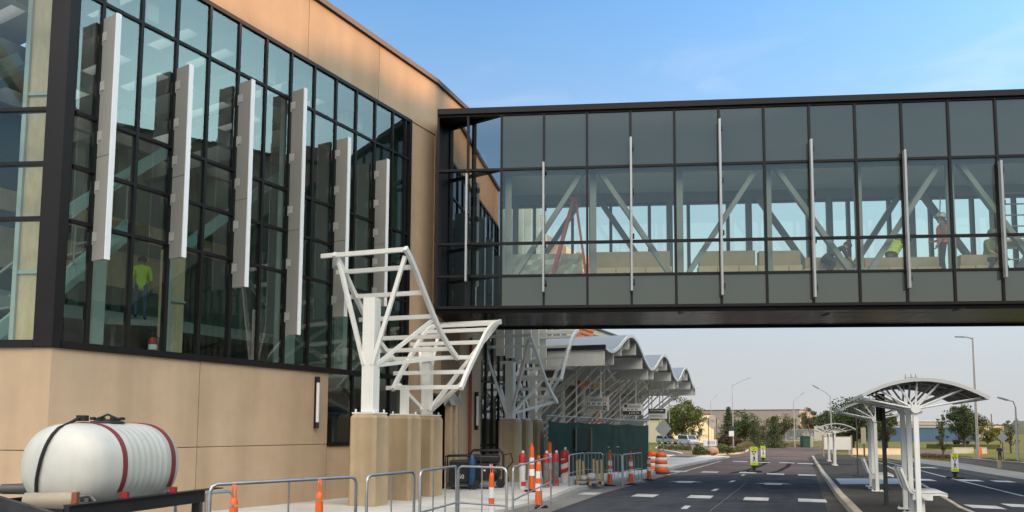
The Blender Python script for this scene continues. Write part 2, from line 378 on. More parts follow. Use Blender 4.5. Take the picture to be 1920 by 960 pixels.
# seams and tar cracks
b = MB()
for a, c in (((1200, 943), (1620, 946)), ((1250, 905), (1535, 907)), ((1400, 905), (1330, 960))):
    p, q = ong(*a), ong(*c); pts = []
    dv = (q-p).normalized(); sd = V((dv.y, -dv.x, 0)); n = 24
    for i in range(n+1):
        r = p.lerp(q, i/n)+sd*(mn.noise(V((i*.6, a[0], 0)))*.05); pts.append(r)
    for i in range(n):
        w = .012
        b.add([G((pts[i]-sd*w).x, (pts[i]-sd*w).y, .0075), G((pts[i]+sd*w).x, (pts[i]+sd*w).y, .0075), G((pts[i+1]+sd*w).x, (pts[i+1]+sd*w).y, .0075), G((pts[i+1]-sd*w).x, (pts[i+1]-sd*w).y, .0075)], [(0, 1, 2, 3)])
tag(b.build('road_seams', M('seam_grey', (.12, .12, .125), .9), fix=False), kind='structure')
# planter bed and right side pavement
bed = pxy((1238, 858), (1256, 861), (1292, 863), (1338, 855.5), (1388, 852), (1404, 846), (1408, 839), (1330, 834.5), (1246, 834.5), (1238, 846))
sheet('planting_bed', pxy((1256, 859.5), (1292, 861), (1338, 853.5), (1386, 850), (1401, 845), (1405, 839.5), (1330, 835), (1240, 835), (1232, 841), (1270, 848), (1284, 852)), .16, M('mulch', (.16, .12, .075), .95, .3, 2, .6), .3)
sheet('planting_bed_kerb', pxy((1254, 860.5), (1292, 862), (1339, 854.5), (1388, 851), (1403, 845.5), (1407, 839), (1330, 834.6), (1238, 834.6), (1228, 841), (1266, 849), (1280, 853)), .12, M('kerb_pale', (.52, .46, .36), .9, .15, 2), .3)
sheet('pavement_far_side', pxy((1920, 905), (1780, 880), (1700, 868), (1665, 862), (1700, 861), (1800, 870), (1868, 883), (1920, 891))+[V((48, 25)), V((48, 0)), V((31.2, 0)), V((31.2, 20))], .13, M('far_side_concrete', (.26, .245, .22), .9, .15, 1), .4)
sheet('far_drive', pxy((1600, 845), (1690, 848), (1790, 853), (1800, 848), (1700, 842), (1600, 840)), .006, pink)
sheet('verge', pxy((1600, 852), (1665, 862), (1700, 861), (1790, 868), (1790, 858), (1700, 852), (1600, 848)), .05, M('verge_grass', (.20, .19, .05), .95, .3, 1.5, .5, col2=(.34, .28, .12), bscale=12), .2)

# ================================================================== MAIN TERMINAL
tb = thing('terminal_building', 'tan precast terminal with tall dark framed curtain wall and sunlit parapet, left of the road', 'building', FP(0, 0, -4))
GAP = .012
tj1 = fac(372, 760)[0]
lp = [(TC, tj1, -.5, ZL-.006), (TC, tj1, ZL+.006, ZS-.06), (tj1+GAP, 1.46, -.5, ZL-.006), (tj1+GAP, 1.46, ZL+.006, ZS-.06), (1.46+GAP, TB, -.5, ZL-.05)]
for a, c, z0, z1 in lp:
    MB().ob(FP(a, z0, -.25), D*(c-a), N*.25, (0, 0, z1-z0)).build('wall_panel', tan, tb, bevel=.006)
b = MB(); b.ob(FP(TC+.2, -.5, -.4), D*(1.25-TC), N*.13, (0, 0, ZS+.42)); b.build('backing_wall', M('joint_black', (.05, .04, .03), .9), tb)
for a, c, z0, z1 in ((0, 8, -.5, ZL-.006), (0, 8, ZL+.006, ZS-.06)):
    p = [RW(a, z0), RW(c, z0), RW(c, z0, -.25), RW(a, z0, -.25)+N*-.12+D*.18]
    MB().prism(p, (0, 0, z1-z0)).build('wall_panel', tan, tb, bevel=.006)
# parapet
tj2, tj3 = fac(578, 105)[0], fac(710, 190)[0]
for a, c in ((TC, tj2-GAP), (tj2, tj3-GAP), (tj3, TB)):
    MB().ob(FP(a, ZT+.02, -.35), D*(c-a), N*.35, (0, 0, ZC-.12-ZT-.02)).build('parapet_panel', tan, tb, bevel=.006)
MB().ob(FP(4.47, -.5+ZL+.46, -.35), D*(TB-4.47), N*.33, (0, 0, ZT-ZL+.05)).build('pilaster', tan, tb, bevel=.006)
p = [TW(0, ZT+.13), TW(9, ZT+.13), TW(9, ZT+.13, -.35), TW(0, ZT+.13, -.35)]
MB().prism(p, (0, 0, ZC-.12-ZT-.13)).build('parapet_panel', tan, tb)
MB().ob(RW(0, ZT+.02, -.35), L2*12, N2*.35, (0, 0, ZC-.12-ZT-.02)).build('parapet_panel', tan, tb)
b = MB(); b.ob(FP(TC-.05, ZC-.118, -.42), D*(TB-TC+.06), N*.50, (0, 0, .13)); b.prism([TW(.012, ZC-.118, .08), TW(9.1, ZC-.118, .08), TW(9.1, ZC-.118, -.42), TW(.012, ZC-.118, -.42)], (0, 0, .13)); b.ob(RW(.08, ZC-.117, -.42), L2*12, N2*.5, (0, 0, .129)); b.build('coping', coping, tb)
# roof and structure inside
nin = -9.5
b = MB(); rs = [-4.6, -3.9, -3.6, -2.9, -2.6, -1.5, -1.2, -.5, -.2, 1.4, 1.7, 2.5, 2.8, TB]
b.ob(FP(TC+.3, 10.5, -1.6), D*(TB-TC-.3), N*1.2, (0, 0, .35))
for i in range(0, len(rs), 2): b.ob(FP(rs[i], 10.5, -6), D*(rs[i+1]-rs[i]), N*4.399, (0, 0, .35))
for i in range(8): b.ob(FP(-7.0+i*1.6, 10.5, -8.6), D*1.1, N*2.599, (0, 0, .35))
b.prism([FP(TB, 10.5, -8.601), FP(-7, 10.5, -8.601), FP(-7, 10.5, -6.001), FP(-4.6, 10.5, -6.001), RW(.3, 10.5, -.4), RW(12, 10.5, -.4), RW(12, 10.5, -16), FP(TB, 10.5, -16)], (0, 0, .35))
b.prism([FP(TB+.002, 10.5, -.4), TW(9, 10.5, -.4), TW(9, 10.5, -14), FP(TB+.002, 10.5, -14)], (0, 0, .35)); b.build('roof', M('roof_membrane', (.3, .3, .29), .9), tb)
b = MB(); b.prism([FP(TC+.35, 2.75, -.45), FP(TB-.1, 2.75, -.45), FP(TB-.1, 2.75, nin), RW(9, 2.75, nin), RW(9, 2.75, -.45)], (0, 0, .3)); b.build('floor', M('int_floor', (.25, .24, .22), .7), tb)
b = MB(); b.ob(FP(-14, 0, nin), D*24, N*-.3, (0, 0, 10.4)); b.build('interior_wall', intwall, tb)
b = MB(); b.ob(RW(5.2, 0, -.2), L2*.3, N2*-14, (0, 0, 5.0)); b.build('interior_wall', intlight, tb)
b = MB()
for i in range(8): b.ob(RW(5.2, 5.002, -.2-1.9*i), L2*.3, N2*-.25, (0, 0, 5.4))
b.build('interior_pier', intwall, tb)
b = MB(); b.ob(FP(4.75, 0, -.5), D*.25, N*-9, (0, 0, 10.4)); b.build('interior_wall', intwall, tb)
b = MB()
for t_ in (-6, -3, 0, 3): b.bar(FP(t_, 9.9, -.6), FP(t_, 9.9, nin), .25, .5)
for o_ in (-2.5, -5, -7.5): b.bar(FP(-12, 9.95, o_), FP(4.7, 9.95, o_), .2, .4)
b.build('roof_beam', steelint, tb)
# clerestory openings on inner wall: tall daylight windows
b = MB()
# interior columns
for (t_, o_, w, m_, nm) in ((-1.9, -1.2, .34, osb, 'boarded_column'), (-3.6, -1.0, .22, intlight, 'interior_column'), (1.0, -1.0, .34, intlight, 'interior_column'), (3.0, -1.0, .3, intlight, 'interior_column')):
    z1 = 10.1 if m_ is not osb or t_ < -5 else 5.4
    o = MB().ob(FP(t_-w/2, 3.05, o_-w/2), D*w, N*w, (0, 0, z1-3.05)).build(nm, m_, tb)
    if m_ is osb:
        c_ = MB().ob(FP(t_-w/2-.05, 3.05, o_+w/2+.002), D*.05, N*.06, (0, 0, z1-3.06)); c_.ob(FP(t_-w/2-.05, 4.3, o_+w/2+.003), D*(w+.06), N*.04, (0, 0, .05)); c_.ob(FP(t_-w/2-.05, 7.6, o_+w/2+.003), D*(w+.06), N*.04, (0, 0, .05)); c_.build('edge_trim', intlight, o)
o = MB().ob(RW(1.20, 3.05, -1.1), L2*-.56, N2*.42, (0, 0, 7)).build('boarded_column', osb, tb); c_ = MB(); c_.ob(RW(1.28, 3.05, -.679), L2*-.08, N2*.05, (0, 0, 7)); c_.ob(RW(1.20, 7.6, -.678), L2*-.56, N2*.03, (0, 0, .06)); c_.ob(RW(1.20, 4.4, -.678), L2*-.56, N2*.03, (0, 0, .06)); c_.build('edge_trim', intlight, o)
# upper gallery slab + stair
b = MB(); b.prism([FP(-9, 4.3, -5.2), FP(4.6, 4.3, -5.2), FP(4.6, 4.3, nin), FP(-9, 4.3, nin)], (0, 0, .3)); b.build('gallery', M('gallery_slab', (.30, .32, .30), .7), tb)
b = MB(); b.ob(FP(-9, 6.9, -6.8), D*13.6, N*.1, (0, 0, .5)); b.ob(FP(-4, 5.6, -7.2), D*6, N*.08, (0, 0, 1.0)); b.build('gallery_fascia', osb, tb)
b = MB()
for k, (t0, z0, t1, z1) in enumerate(((-4.6, 3.1, -1.6, 6.3), (-4.2, 3.1, -1.2, 6.3), (-7.5, 6.0, -3.5, 9.6), (-3, 6.2, .8, 9.7), (.2, 6.2, 4, 9.6))):
    o_ = -3.2-.6*(k % 3); b.bar(FP(t0, z0, o_), FP(t1, z1, o_), .14, .24)
b.build('stair_stringer', M('teal_steel', (.34, .46, .43), .5), tb)
b = MB()
for k in range(9):
    t0 = -4.5+k*.32; z0 = 3.4+k*.34; b.ob(FP(t0, z0, -4.2), D*.3, N*.9, (0, 0, .05))
for k in range(6): b.tube([FP(-4.5+k*.55, 3.4+k*.58, -3.1), FP(-4.5+k*.55, 4.4+k*.58, -3.1)], .02, 6)
b.tube([FP(-4.6, 4.3, -3.1), FP(-1.6, 7.5, -3.1)], .03, 6); b.build('stair', steelint, tb)
# curtain wall
mull = [-3.6+.7255*k for k in range(-1, 11)]
def cwall(fr, ts, zs, t0, t1, z0, z1, name='curtain_wall', dep=.13, w=.055, skip=None, mat=bronze, gm=facglass, outf=.03, ht=.06, parent=None):
    b = MB()
    for t_ in ts: b.ob(fr(t_-w/2, z0, outf-dep), fr(t_+w/2, 0)-fr(t_-w/2, 0), (fr(0, 0, 1)-fr(0, 0, 0))*dep, (0, 0, z1-z0))
    allt = sorted(set([t0]+list(ts)+[t1]))
    for z_ in zs:
        for i in range(len(allt)-1):
            a, c = allt[i]+(w/2 if allt[i] in ts else 0), allt[i+1]-(w/2 if allt[i+1] in ts else 0)
            b.ob(fr(a, z_-ht/2, outf-dep+.003), fr(c, 0)-fr(a, 0), (fr(0, 0, 1)-fr(0, 0, 0))*(dep-.006), (0, 0, ht))
    cw = b.build(name, mat, parent)
    allz = sorted(set([z0]+list(zs)+[z1]))
    for i in range(len(allt)-1):
        for j in range(len(allz)-1):
            if skip and skip(i, j): continue
            a, c, e, f = allt[i], allt[i+1], allz[j], allz[j+1]
            if c-a < .05 or f-e < .1: continue
            g = gm(i, j) if callable(gm) else gm
            ea, eb = rnd.uniform(-.0016, .0016), rnd.uniform(-.0016, .0016)
            q = MB().add([fr(a, e, -.01+ea), fr(c, e, -.01-ea), fr(c, f, -.01+eb), fr(a, f, -.01-eb)], [(0, 1, 2, 3)]); q.build('glass_pane', g, cw, fix=False)
    return cw
zsF = [ZS, Z5, Z4, Z3, Z2, ZT-.03]
cwall(FP, mull+[4.2], [Z5, Z4, Z3, Z2], TC+.18, 4.39, ZS, ZT, parent=tb)
b = MB()   # perimeter: sill, head, jamb, corner post
b.ob(FP(TC+.1, ZS-.06, -.12), D*(4.47-TC-.1), N*.17, (0, 0, .12)); b.ob(FP(TC+.1, ZT-.06, -.12), D*(4.47-TC-.1), N*.16, (0, 0, .085)); b.ob(FP(4.36, ZL-.05, -.12), D*.11, N*.155, (0, 0, ZS-.06-ZL+.05)); b.ob(FP(4.36, ZS+.06, -.12), D*.11, N*.155, (0, 0, ZT-.06-ZS-.06))
b.build('window_frame', bronze, tb)
b = MB(); b.prism([FP(TC+.14, ZS-.055, .05), FP(TC-.03, ZS-.055, .05), RW(.02, ZS-.055, .05), RW(.30, ZS-.055, .05), RW(.30, ZS-.055, -.12), FP(TC+.14, ZS-.055, -.12)], (0, 0, ZT-ZS)); b.build('corner_post', bronze, tb, bevel=.01)
cwall(FP, [fac(660, 760)[0], fac(690, 760)[0]+.1, 3.0, 3.7], [], 1.46, 4.39, ZL, ZS-.06, parent=tb, name='lower_curtain_wall')
b = MB(); b.ob(FP(1.46, ZL-.05, -.12), D*2.9, N*.16, (0, 0, .09)); b.build('window_sill', bronze, tb)
cwall(RW, [2.4, 4.8], [Z5, Z4, Z3, Z2], .3, 8, ZS, ZT, parent=tb, name='return_curtain_wall', gm=retglass)
MB().ob(RW(.3, ZS-.058, -.12), L2*8, N2*.17, (0, 0, .12)).build('window_sill', bronze, tb); MB().ob(RW(.3, ZT-.06, -.12), L2*8, N2*.16, (0, 0, .08)).build('window_head', bronze, tb)
# wall beyond the bend, below and behind the bridge
p = lambda s0, s1, z0, z1, o0=0, th=.3: MB().ob(TW(s0, z0, o0-th), D3*(s1-s0), N3*th, (0, 0, z1-z0))
p(0, .55, 2.75, ZT+.11).build('wall_panel', tan, tb); p(.56, 1.75, 2.75, ZT+.11).build('wall_panel', M('dark_brown_panel', (.26, .17, .11), .8), tb); p(1.76, 3.35, -.6, ZT+.11).build('wall_panel', tan, tb)  # middle panel, above the doorway, is a darker brown
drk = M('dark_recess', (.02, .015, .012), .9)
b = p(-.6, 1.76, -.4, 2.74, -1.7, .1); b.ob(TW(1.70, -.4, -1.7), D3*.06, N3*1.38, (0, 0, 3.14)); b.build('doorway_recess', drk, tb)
p(1.22, 1.32, -.2, 2.72, 0, .2).build('door_frame', osb, tb); p(1.5, 1.70, -.2, 2.72, .01, .2).build('door_frame', osb, tb)
p(.75, 1.2, -.2, 2.5, -.5, .05).build('door_leaf', M('brown_door', (.13, .06, .025), .6), tb)
b = MB(); b.tube([TW(2.4, .1, .08), TW(2.4, 4.6, .08)], .05, 10); b.build('riser_pipe', M('riser_red', (.26, .05, .02), .6), tb)
b = MB(); ns = 7
gr = [[TW(.56+i*.2, 2.78-.25*mn.noise(V((i*.7, j, 3)))-j*.16, .05+.1*mn.noise(V((i, j*.8, 0)))) for j in range(3)] for i in range(ns)]
for i in range(ns-1):
    for j in range(2): b.add([gr[i][j], gr[i+1][j], gr[i+1][j+1], gr[i][j+1]], [(0, 1, 2, 3)])
b.build('plastic_sheeting', M('milky_plastic', (.45, .42, .38), .4), tb)
cwall(TW, [3.75+.55*k for k in range(0, 9)], [1.2, 3.3, 5.4], 3.4, 8.9, .9, 10.3, parent=tb, name='far_curtain_wall', mat=blackm)
p(3.36, 9, -.6, .9).build('wall_panel', tan, tb)
b = MB()
for k in range(6): b.ob(TW(4.3+k*.85, 4.2, .12), D3*.08, N3*.3, (0, 0, 6))
b.build('sunshade_fin', white, tb)
p(8.9, 9.2, -.6, ZT+.11, 0, 10).build('wall_panel', tan, tb)
# sconces
def sconce(fr, t_, z0, z1, out, lab):
    s = thing('wall_sconce', lab, 'wall lamp', fr(t_, z0, out), 0, 'tube sconces on the terminal wall')
    b = MB(); b.ob(fr(t_-.03, z0, out), fr(t_+.03, 0)-fr(t_-.03, 0), (fr(0, 0, 1)-fr(0, 0))*.04, (0, 0, z1-z0)); b.build('back_plate', blackm, s)
    b = MB(); c = fr(t_, 0, out+.085); c.z = 0; b.tube([c+V((0, 0, z0+.14)), c+V((0, 0, z1-.14))], .038, 12); b.build('lamp_tube', M('opal_tube', (.82, .82, .82), .3), s)
    for za in (z0, z1-.14):
        b = MB(); b.tube([c+V((0, 0, za)), c+V((0, 0, za+.138))], .042, 12); b.ob(fr(t_-.025, za+.04, out+.03), fr(t_+.025, 0)-fr(t_-.025, 0), (fr(0, 0, 1)-fr(0, 0))*.05, (0, 0, .06)); b.build('end_cap', blackm, s)
    return s
f0, f1 = fac(587, 803), fac(588, 706); sconce(FP, f0[0]+.04, f0[1], f1[1], .0, 'slim white tube sconce with black caps on the tan lower wall beside the first pier')
q0, q1 = onp(890, 806, BO, N3), onp(890, 735, BO, N3); sconce(TW, (q0-BO).dot(D3), q0.z, q1.z, .0, 'slim white tube sconce on the shaded wall beside the red riser pipe')
# fins
zf = [(8.899, 4.635), (8.55, 4.62), (9.0, None), (9.35, None), (8.75, None), (8.68, None)]
tops = [(222, 28), (357, 123), (474, 151), (571, 167), (653, 259), (724, 300)]; bots = [(198, 487), (341, 483), (460, 538), (553, 628), (640, 594), (714, 575)]
nam = ['longest white sunshade fin nearest the dark corner post', 'white sunshade fin second from the corner post, ending level with the first', 'white sunshade fin between the second and the tallest-hung one', 'white sunshade fin hanging lowest on the curtain wall', 'shorter white sunshade fin fifth from the corner post', 'shortest white sunshade fin nearest the tan pilaster']
for k in range(6):
    t_ = mull[0]+2*.7255*k; dep = .36
    q1, q0 = onp(*tops[k], FP(t_, 0, 0)+N*.0, D), onp(*bots[k], FP(t_, 0, 0), D)
    z1, z0 = q1.z, q0.z
    f = thing('sunshade_fin', nam[k], 'fin', FP(t_, z0, .1), 0, 'white fins on the curtain wall')
    mid = z0+(z1-z0)*.42
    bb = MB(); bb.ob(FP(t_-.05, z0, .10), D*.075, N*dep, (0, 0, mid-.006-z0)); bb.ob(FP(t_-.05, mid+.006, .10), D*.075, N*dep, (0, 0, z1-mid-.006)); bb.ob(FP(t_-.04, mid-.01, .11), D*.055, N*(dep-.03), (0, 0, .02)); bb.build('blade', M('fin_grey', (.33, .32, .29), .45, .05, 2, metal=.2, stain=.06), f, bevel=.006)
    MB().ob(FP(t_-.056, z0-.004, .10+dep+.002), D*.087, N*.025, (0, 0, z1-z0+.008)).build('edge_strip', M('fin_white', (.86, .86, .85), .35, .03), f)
    n = 5
    for i in range(n):
        zz = z0+.3+(z1-z0-.75)*i/(n-1)
        a = MB(); a.ob(FP(t_-.02, zz, .031), D*.04, N*.09, (0, 0, .22)); a.ob(FP(t_-.058, zz+.03, .10), D*.008, N*.11, (0, 0, .16)); a.build('bracket', M('bracket_metal', (.55, .54, .51), .4, metal=.3), f)
# interior props
fe = thing('fire_extinguisher', 'red fire extinguisher standing inside the curtain wall near the sill', 'extinguisher', FP(fac(325, 640)[0]+.1, 3.05, -.75))
q = fe.location
MB().lathe([(.0, .0), (.075, .005), (.08, .03), (.08, .36), (.06, .42), (.02, .45)], q, 14).build('cylinder', redm, fe)
b = MB(); b.box(q+V((0, 0, .48)), (.05, .05, .08)); b.bar(q+V((-.07, 0, .53)), q+V((.06, 0, .55)), .02, .02); b.bar(q+V((-.07, 0, .5)), q+V((.05, 0, .5)), .02, .015); b.tube([q+V((.03, 0, .48)), q+V((.12, 0, .42)), q+V((.11, 0, .2))], .012, 6); b.build('valve', blackm, fe)
b = MB(); b.lathe([(.081, .2), (.081, .3)], q, 14); b.build('data_label', refl, fe)

# ================================================================== BRIDGE
ZB0, ZB1, ZB2, ZB3, ZB4, ZB5 = 5.04, 5.93, 6.84, 8.93, 10.53, 10.68
br = thing('pedestrian_bridge', 'long dark framed glass skybridge crossing over the road from the terminal', 'bridge', BR(10, ZB0, -1.5))
SL = 42.; W = 2.9
ms = [.0, .845, 1.79]+[2.97+1.187*k for k in range(0, 31)]
bayg = glass('end_bay_glass', (.10, .12, .12), .34)
def gmB(i, j): return spandm if j in (0, 3) else brglass
cwall(BR, ms, [ZB0+.03, ZB1, ZB2, ZB3, ZB4-.03], 0, SL, ZB0, ZB4, parent=br, name='front_curtain_wall', gm=lambda i, j: {1: spandm, 2: brglass, 3: brglass, 4: spandm}.get(j, spandm), dep=.14, w=.06, ht=.065, skip=lambda i, j: i < 2)
def BK(s, z, out=0): return BR(s, z, -W-out)
mb_ = [1.35+1.187*k for k in range(0, 33)]
cwall(BK, mb_, [ZB1, 8.72], 1, SL, ZB0, ZB4, parent=br, name='back_curtain_wall', gm=lambda i, j: brglass if j == 1 else spandm, dep=.14, w=.09, ht=.08)
b = MB(); b.ob(BR(-.02, ZB4, -W-.15), UB*(SL+.02), NB*(W+.24), (0, 0, .16)); b.ob(BR(-.02, ZB4+.16, -W-.15), UB*(SL+.02), NB*(W+.15), (0, 0, .03)); b.build('roof', bronze, br)
b = MB(); b.ob(BR(-.02, ZB0-.14, -W-.05), UB*(SL+.02), NB*(W+.07), (0, 0, .13)); b.build('soffit', soffm, br)
b = MB(); b.ob(BR(-.02, ZB0-.02, .02), UB*(SL+.02), NB*.045, (0, 0, .07)); b.ob(BR(-.02, ZB0-.2, -W-.10), UB*(SL+.02), NB*.05, (0, 0, .2)); b.build('bottom_trim', bronze, br)
for px_, py_ in ((1548, 590), (1797, 580), (1277, 586)):
    q = onz(px_, py_, ZB0-.145); b = MB(); b.ob(q-UB*.06-NB*.25, UB*.12, NB*.5, (0, 0, -.004)); b.build('soffit_vent', blackm, br)
b = MB()
for k in range(13): b.ob(BR(k*3.0+1, ZB0-.1415, -W), UB*.008, NB*W, (0, 0, .003))
b.build('soffit_joint', blackm, br)
b = MB(); b.ob(BR(1.85, 5.62, -W+.05), UB*(SL-1.9), NB*(W-.25), (0, 0, .26)); b.build('floor', M('bridge_deck', (.22, .21, .19), .8), br)
b = MB(); b.ob(BR(1.85, 9.02, -W+.05), UB*(SL-1.9), NB*(W-.25), (0, 0, .1)); b.build('ceiling', ltile, br)
b = MB(); b.ob(BR(.05, 8.74, -W+.10), UB*(SL-.1), NB*.12, (0, 0, .28)); b.build('header_beam', trussm, br)
b = MB(); b.ob(BR(1.85, 8.86, -.36), UB*(SL-1.9), NB*.14, (0, 0, .16)); b.build('top_chord', trussm, br)
for off, w_ in ((-.30, .13), (-W+.28, .15)):
    b = MB(); bv = MB()
    k = 0; s0 = 1.9
    while s0 < SL-5:
        b.bar(BR(s0+.2, 5.9, off), BR(s0+2.17, 8.95, off), w_, .16, NB); b.bar(BR(s0+4.55, 5.9, off), BR(s0+2.57, 8.95, off), w_, .16, NB)
        s0 += 4.748
    for s_ in [1.95+2.374*k for k in range(16)]: bv.ob(BR(s_-.09, 5.88, off-.17), UB*.18, NB*.1, (0, 0, 3.1))
    b.build('truss_diagonal', trussm, br); bv.build('truss_post', trussm, br)
b = MB(); b.add([BR(.0, ZB0, -.13), BR(.0, ZB4, -.13), BR(.12, ZB4, -1.4), BR(.12, ZB0, -1.4)], [(0, 1, 2, 3)]); b.build('end_wall', bronze, br, fix=False)
zz_ = [ZB0+.03, ZB1, ZB2, ZB3, ZB4-.03]; fcw = [o for o in br.children if o.name.startswith('front_curtain')][0]
for (sa, sb_) in ((0.02, .845), (.845, 1.79)):
    for z0, z1 in zip(zz_[:-1], zz_[1:]):
        oa, ob_ = -.02-.46*(1.79-sa)/1.79, -.02-.46*(1.79-sb_)/1.79
        MB().add([BR(sa, z0, oa), BR(sb_, z0, ob_), BR(sb_, z1, ob_), BR(sa, z1, oa)], [(0, 1, 2, 3)]).build('glass_pane', bayg, fcw, fix=False)
# bridge fins
spx = [((872, 325), (872, 527)), ((1018, 303), (1018, 547)), ((1179, 256), (1179, 545)), ((1345, 222), (1345, 553)), ((1515, 260), (1515, 557)), ((1693, 280), (1693, 540)), ((1876, 300), (1885, 520))]
fl = ['shortest metal fin on the skybridge, on the mullion nearest the terminal', 'metal fin on the skybridge in front of the red stepladder', 'metal fin on the skybridge between the ladder and the tallest fin', 'tallest metal fin on the skybridge glass', 'metal fin on the skybridge beside the stooping dark clad worker', 'metal fin on the skybridge just past the leaning worker', 'metal fin on the skybridge beside the rungs of the scaffold']
for k, (a, c) in enumerate(spx):
    s_ = [.845, 2.97, 5.344, 7.718, 10.092, 12.466, 14.84][k]
    z1, z0 = onp(a[0], a[1], BR(0, 0, .2), NB).z, onp(c[0], c[1], BR(0, 0, .2), NB).z
    f = thing('bridge_fin', fl[k], 'fin', BR(s_, z0, .1), 0, 'metal fins on the skybridge')
    MB().ob(BR(s_-.035, z0, .07), UB*.06, NB*.13, (0, 0, z1-z0)).build('blade', M('silver_fin', (.45, .45, .44), .35, metal=.4, var=.05), f, bevel=.01)
    for i in range(4): MB().ob(BR(s_+.026, z0+.2+(z1-z0-.5)*i/3, .032), UB*.05, NB*.12, (0, 0, .12)).build('bracket', blackm, f)
for k in range(7, 16):
    s_ = 14.84+2.374*(k-6)
# parking garage that the bridge leads to (shades the street)
gm_ = thing('parking_garage', 'tan concrete multi level parking garage at the far end of the skybridge', 'building', (50, -2, -.7))
cgar = M('garage_concrete', (.40, .36, .29), .85, .12, .5)
gx0, gx1, gy0, gy1, gh = 40., 75., -22., 41., 17.6
GT = 23.95
cgar = M('garage_precast', (.40, .36, .25), .85, .12, .5)
def gblock(x0, x1, y0, y1, nl):
    for k in range(nl):
        z0 = .2+k*3.05; MB().box(((x0+x1)/2, (y0+y1)/2, z0), (x1-x0-.8, y1-y0-.8, .35)).build('deck', cgar, gm_)
    for a, c in (((x0, y0), (x0, y1)), ((x0, y1), (x1, y1)), ((x1, y0), (x1, y1)), ((x0, y0), (x1, y0))):
        d_ = V((c[0]-a[0], c[1]-a[1], 0)); L_n = d_.length; d_.normalize(); nb_ = max(2, int(L_n/7))
        for i in range(nb_):   # solid precast bays with a slot of openings every second level
            p_, q_ = V((a[0], a[1], 0))+d_*(L_n*i/nb_+.02), V((a[0], a[1], 0))+d_*(L_n*(i+1)/nb_-.02)
            for za, zb in ((-2, 9.3), (10.7, 15.4), (16.8, GT)): MB().bar(p_+V((0, 0, (za+zb)/2)), q_+V((0, 0, (za+zb)/2)), .35, zb-za).build('precast_panel', cgar, gm_)
    b = MB()
    for a, c in (((x0, y0), (x0, y1)), ((x0, y1), (x1, y1)), ((x1, y0), (x1, y1)), ((x0, y0), (x1, y0))): b.bar((*a, GT+.1), (*c, GT+.1), .5, .25)
    b.build('coping', coping, gm_)
gblock(gx0, gx1, gy0, gy1, 8); gblock(49.5, 76, 41.8, 66, 8)  # second block is added out of view to keep sun off the canopy
for y, w_, h_ in ((30, 3, 1.4), (12, 2, .8), (18.2, 1.6, .7), (22.8, 2.2, .5), (26, .7, 1.2), (6, 3, .8)): MB().box((gx0+.6, y, GT+.2+h_/2), (.6, w_, h_)).build('roof_shadow_box', cgar, gm_)  # boxes added on the unseen roof edge to streak shadow over the parapet

# ================================================================== PIERS AND TRELLIS FRAMES
PR0 = V((-3.084, 16.263, 0)); UT = V((.326, .945, 0)).normalized(); VT = V((UT.y, -UT.x, 0)); ZP = 2.06
pier_s = [0, 1.62, 2.86, 9.30, 10.55, 11.9]
pl = ['tan concrete pier nearest the camera, carrying the tallest white trellis column', 'tan concrete pier with the short thin post, right behind the nearest pier', 'tan concrete pier by the dark doorway, third in the near row', 'tan concrete pier beside the generator, first of the far row', 'tan concrete pier in the middle of the far row', 'tan concrete pier touching the green fence, last of the far row']
piers = []
for s_, lab in zip(pier_s, pl):
    c = PR0+UT*s_; zb = zg(c.x, c.y)+.1
    pr = thing('concrete_pier', lab, 'pier', (c.x, c.y, zb), 0, 'tan concrete piers'); piers.append((c, pr))
    h = .325
    b = MB(); ch = .06
    sq = [(-h+ch, -h), (h-ch, -h), (h, -h+ch), (h, h-ch), (h-ch, h), (-h+ch, h), (-h, h-ch), (-h, -h+ch)]
    ring = lambda k, z: [c+VT*x*k+UT*y*k+V((0, 0, z)) for x, y in sq]
    r0, r1, r2 = ring(1, zb), ring(1, ZP-.08), ring(.86, ZP)
    b.add(r0+r1+r2, [tuple(range(8))[::-1], (16, 17, 18, 19, 20, 21, 22, 23)]+[(i, (i+1) % 8, 8+(i+1) % 8, 8+i) for i in range(8)]+[(8+i, 8+(i+1) % 8, 16+(i+1) % 8, 16+i) for i in range(8)])
    b.build('shaft', tanpier, pr, bevel=.012)
TAB = {'fall': ([0, .118, .293, .467, .66, .826, 1], [1, .885, .668, .452, .24, .11, 0]), 'rise': ([0, .226, .40, .495, .706, .867, 1], [1, .907, .77, .655, .40, .196, 0])}
def hermite(x, X, Y):
    n = len(X); m = [(Y[1]-Y[0])/(X[1]-X[0])]+[(Y[i+1]-Y[i-1])/(X[i+1]-X[i-1]) for i in range(1, n-1)]+[(Y[-1]-Y[-2])/(X[-1]-X[-2])]
    for i in range(n-1):
        if x <= X[i+1] or i == n-2:
            h = X[i+1]-X[i]; u = (x-X[i])/h; return (2*u**3-3*u*u+1)*Y[i]+(u**3-2*u*u+u)*h*m[i]+(3*u*u-2*u**3)*Y[i+1]+(u**3-u*u)*h*m[i+1]
def interp(x, X, Y):
    for i in range(len(X)-1):
        if x <= X[i+1]: return Y[i]+(Y[i+1]-Y[i])*(x-X[i])/(X[i+1]-X[i])
    return Y[-1]
def trail(px_, py_, lat):
    q = onp(px_, py_, PR0+VT*lat, VT); return (q-PR0).dot(UT), q.z
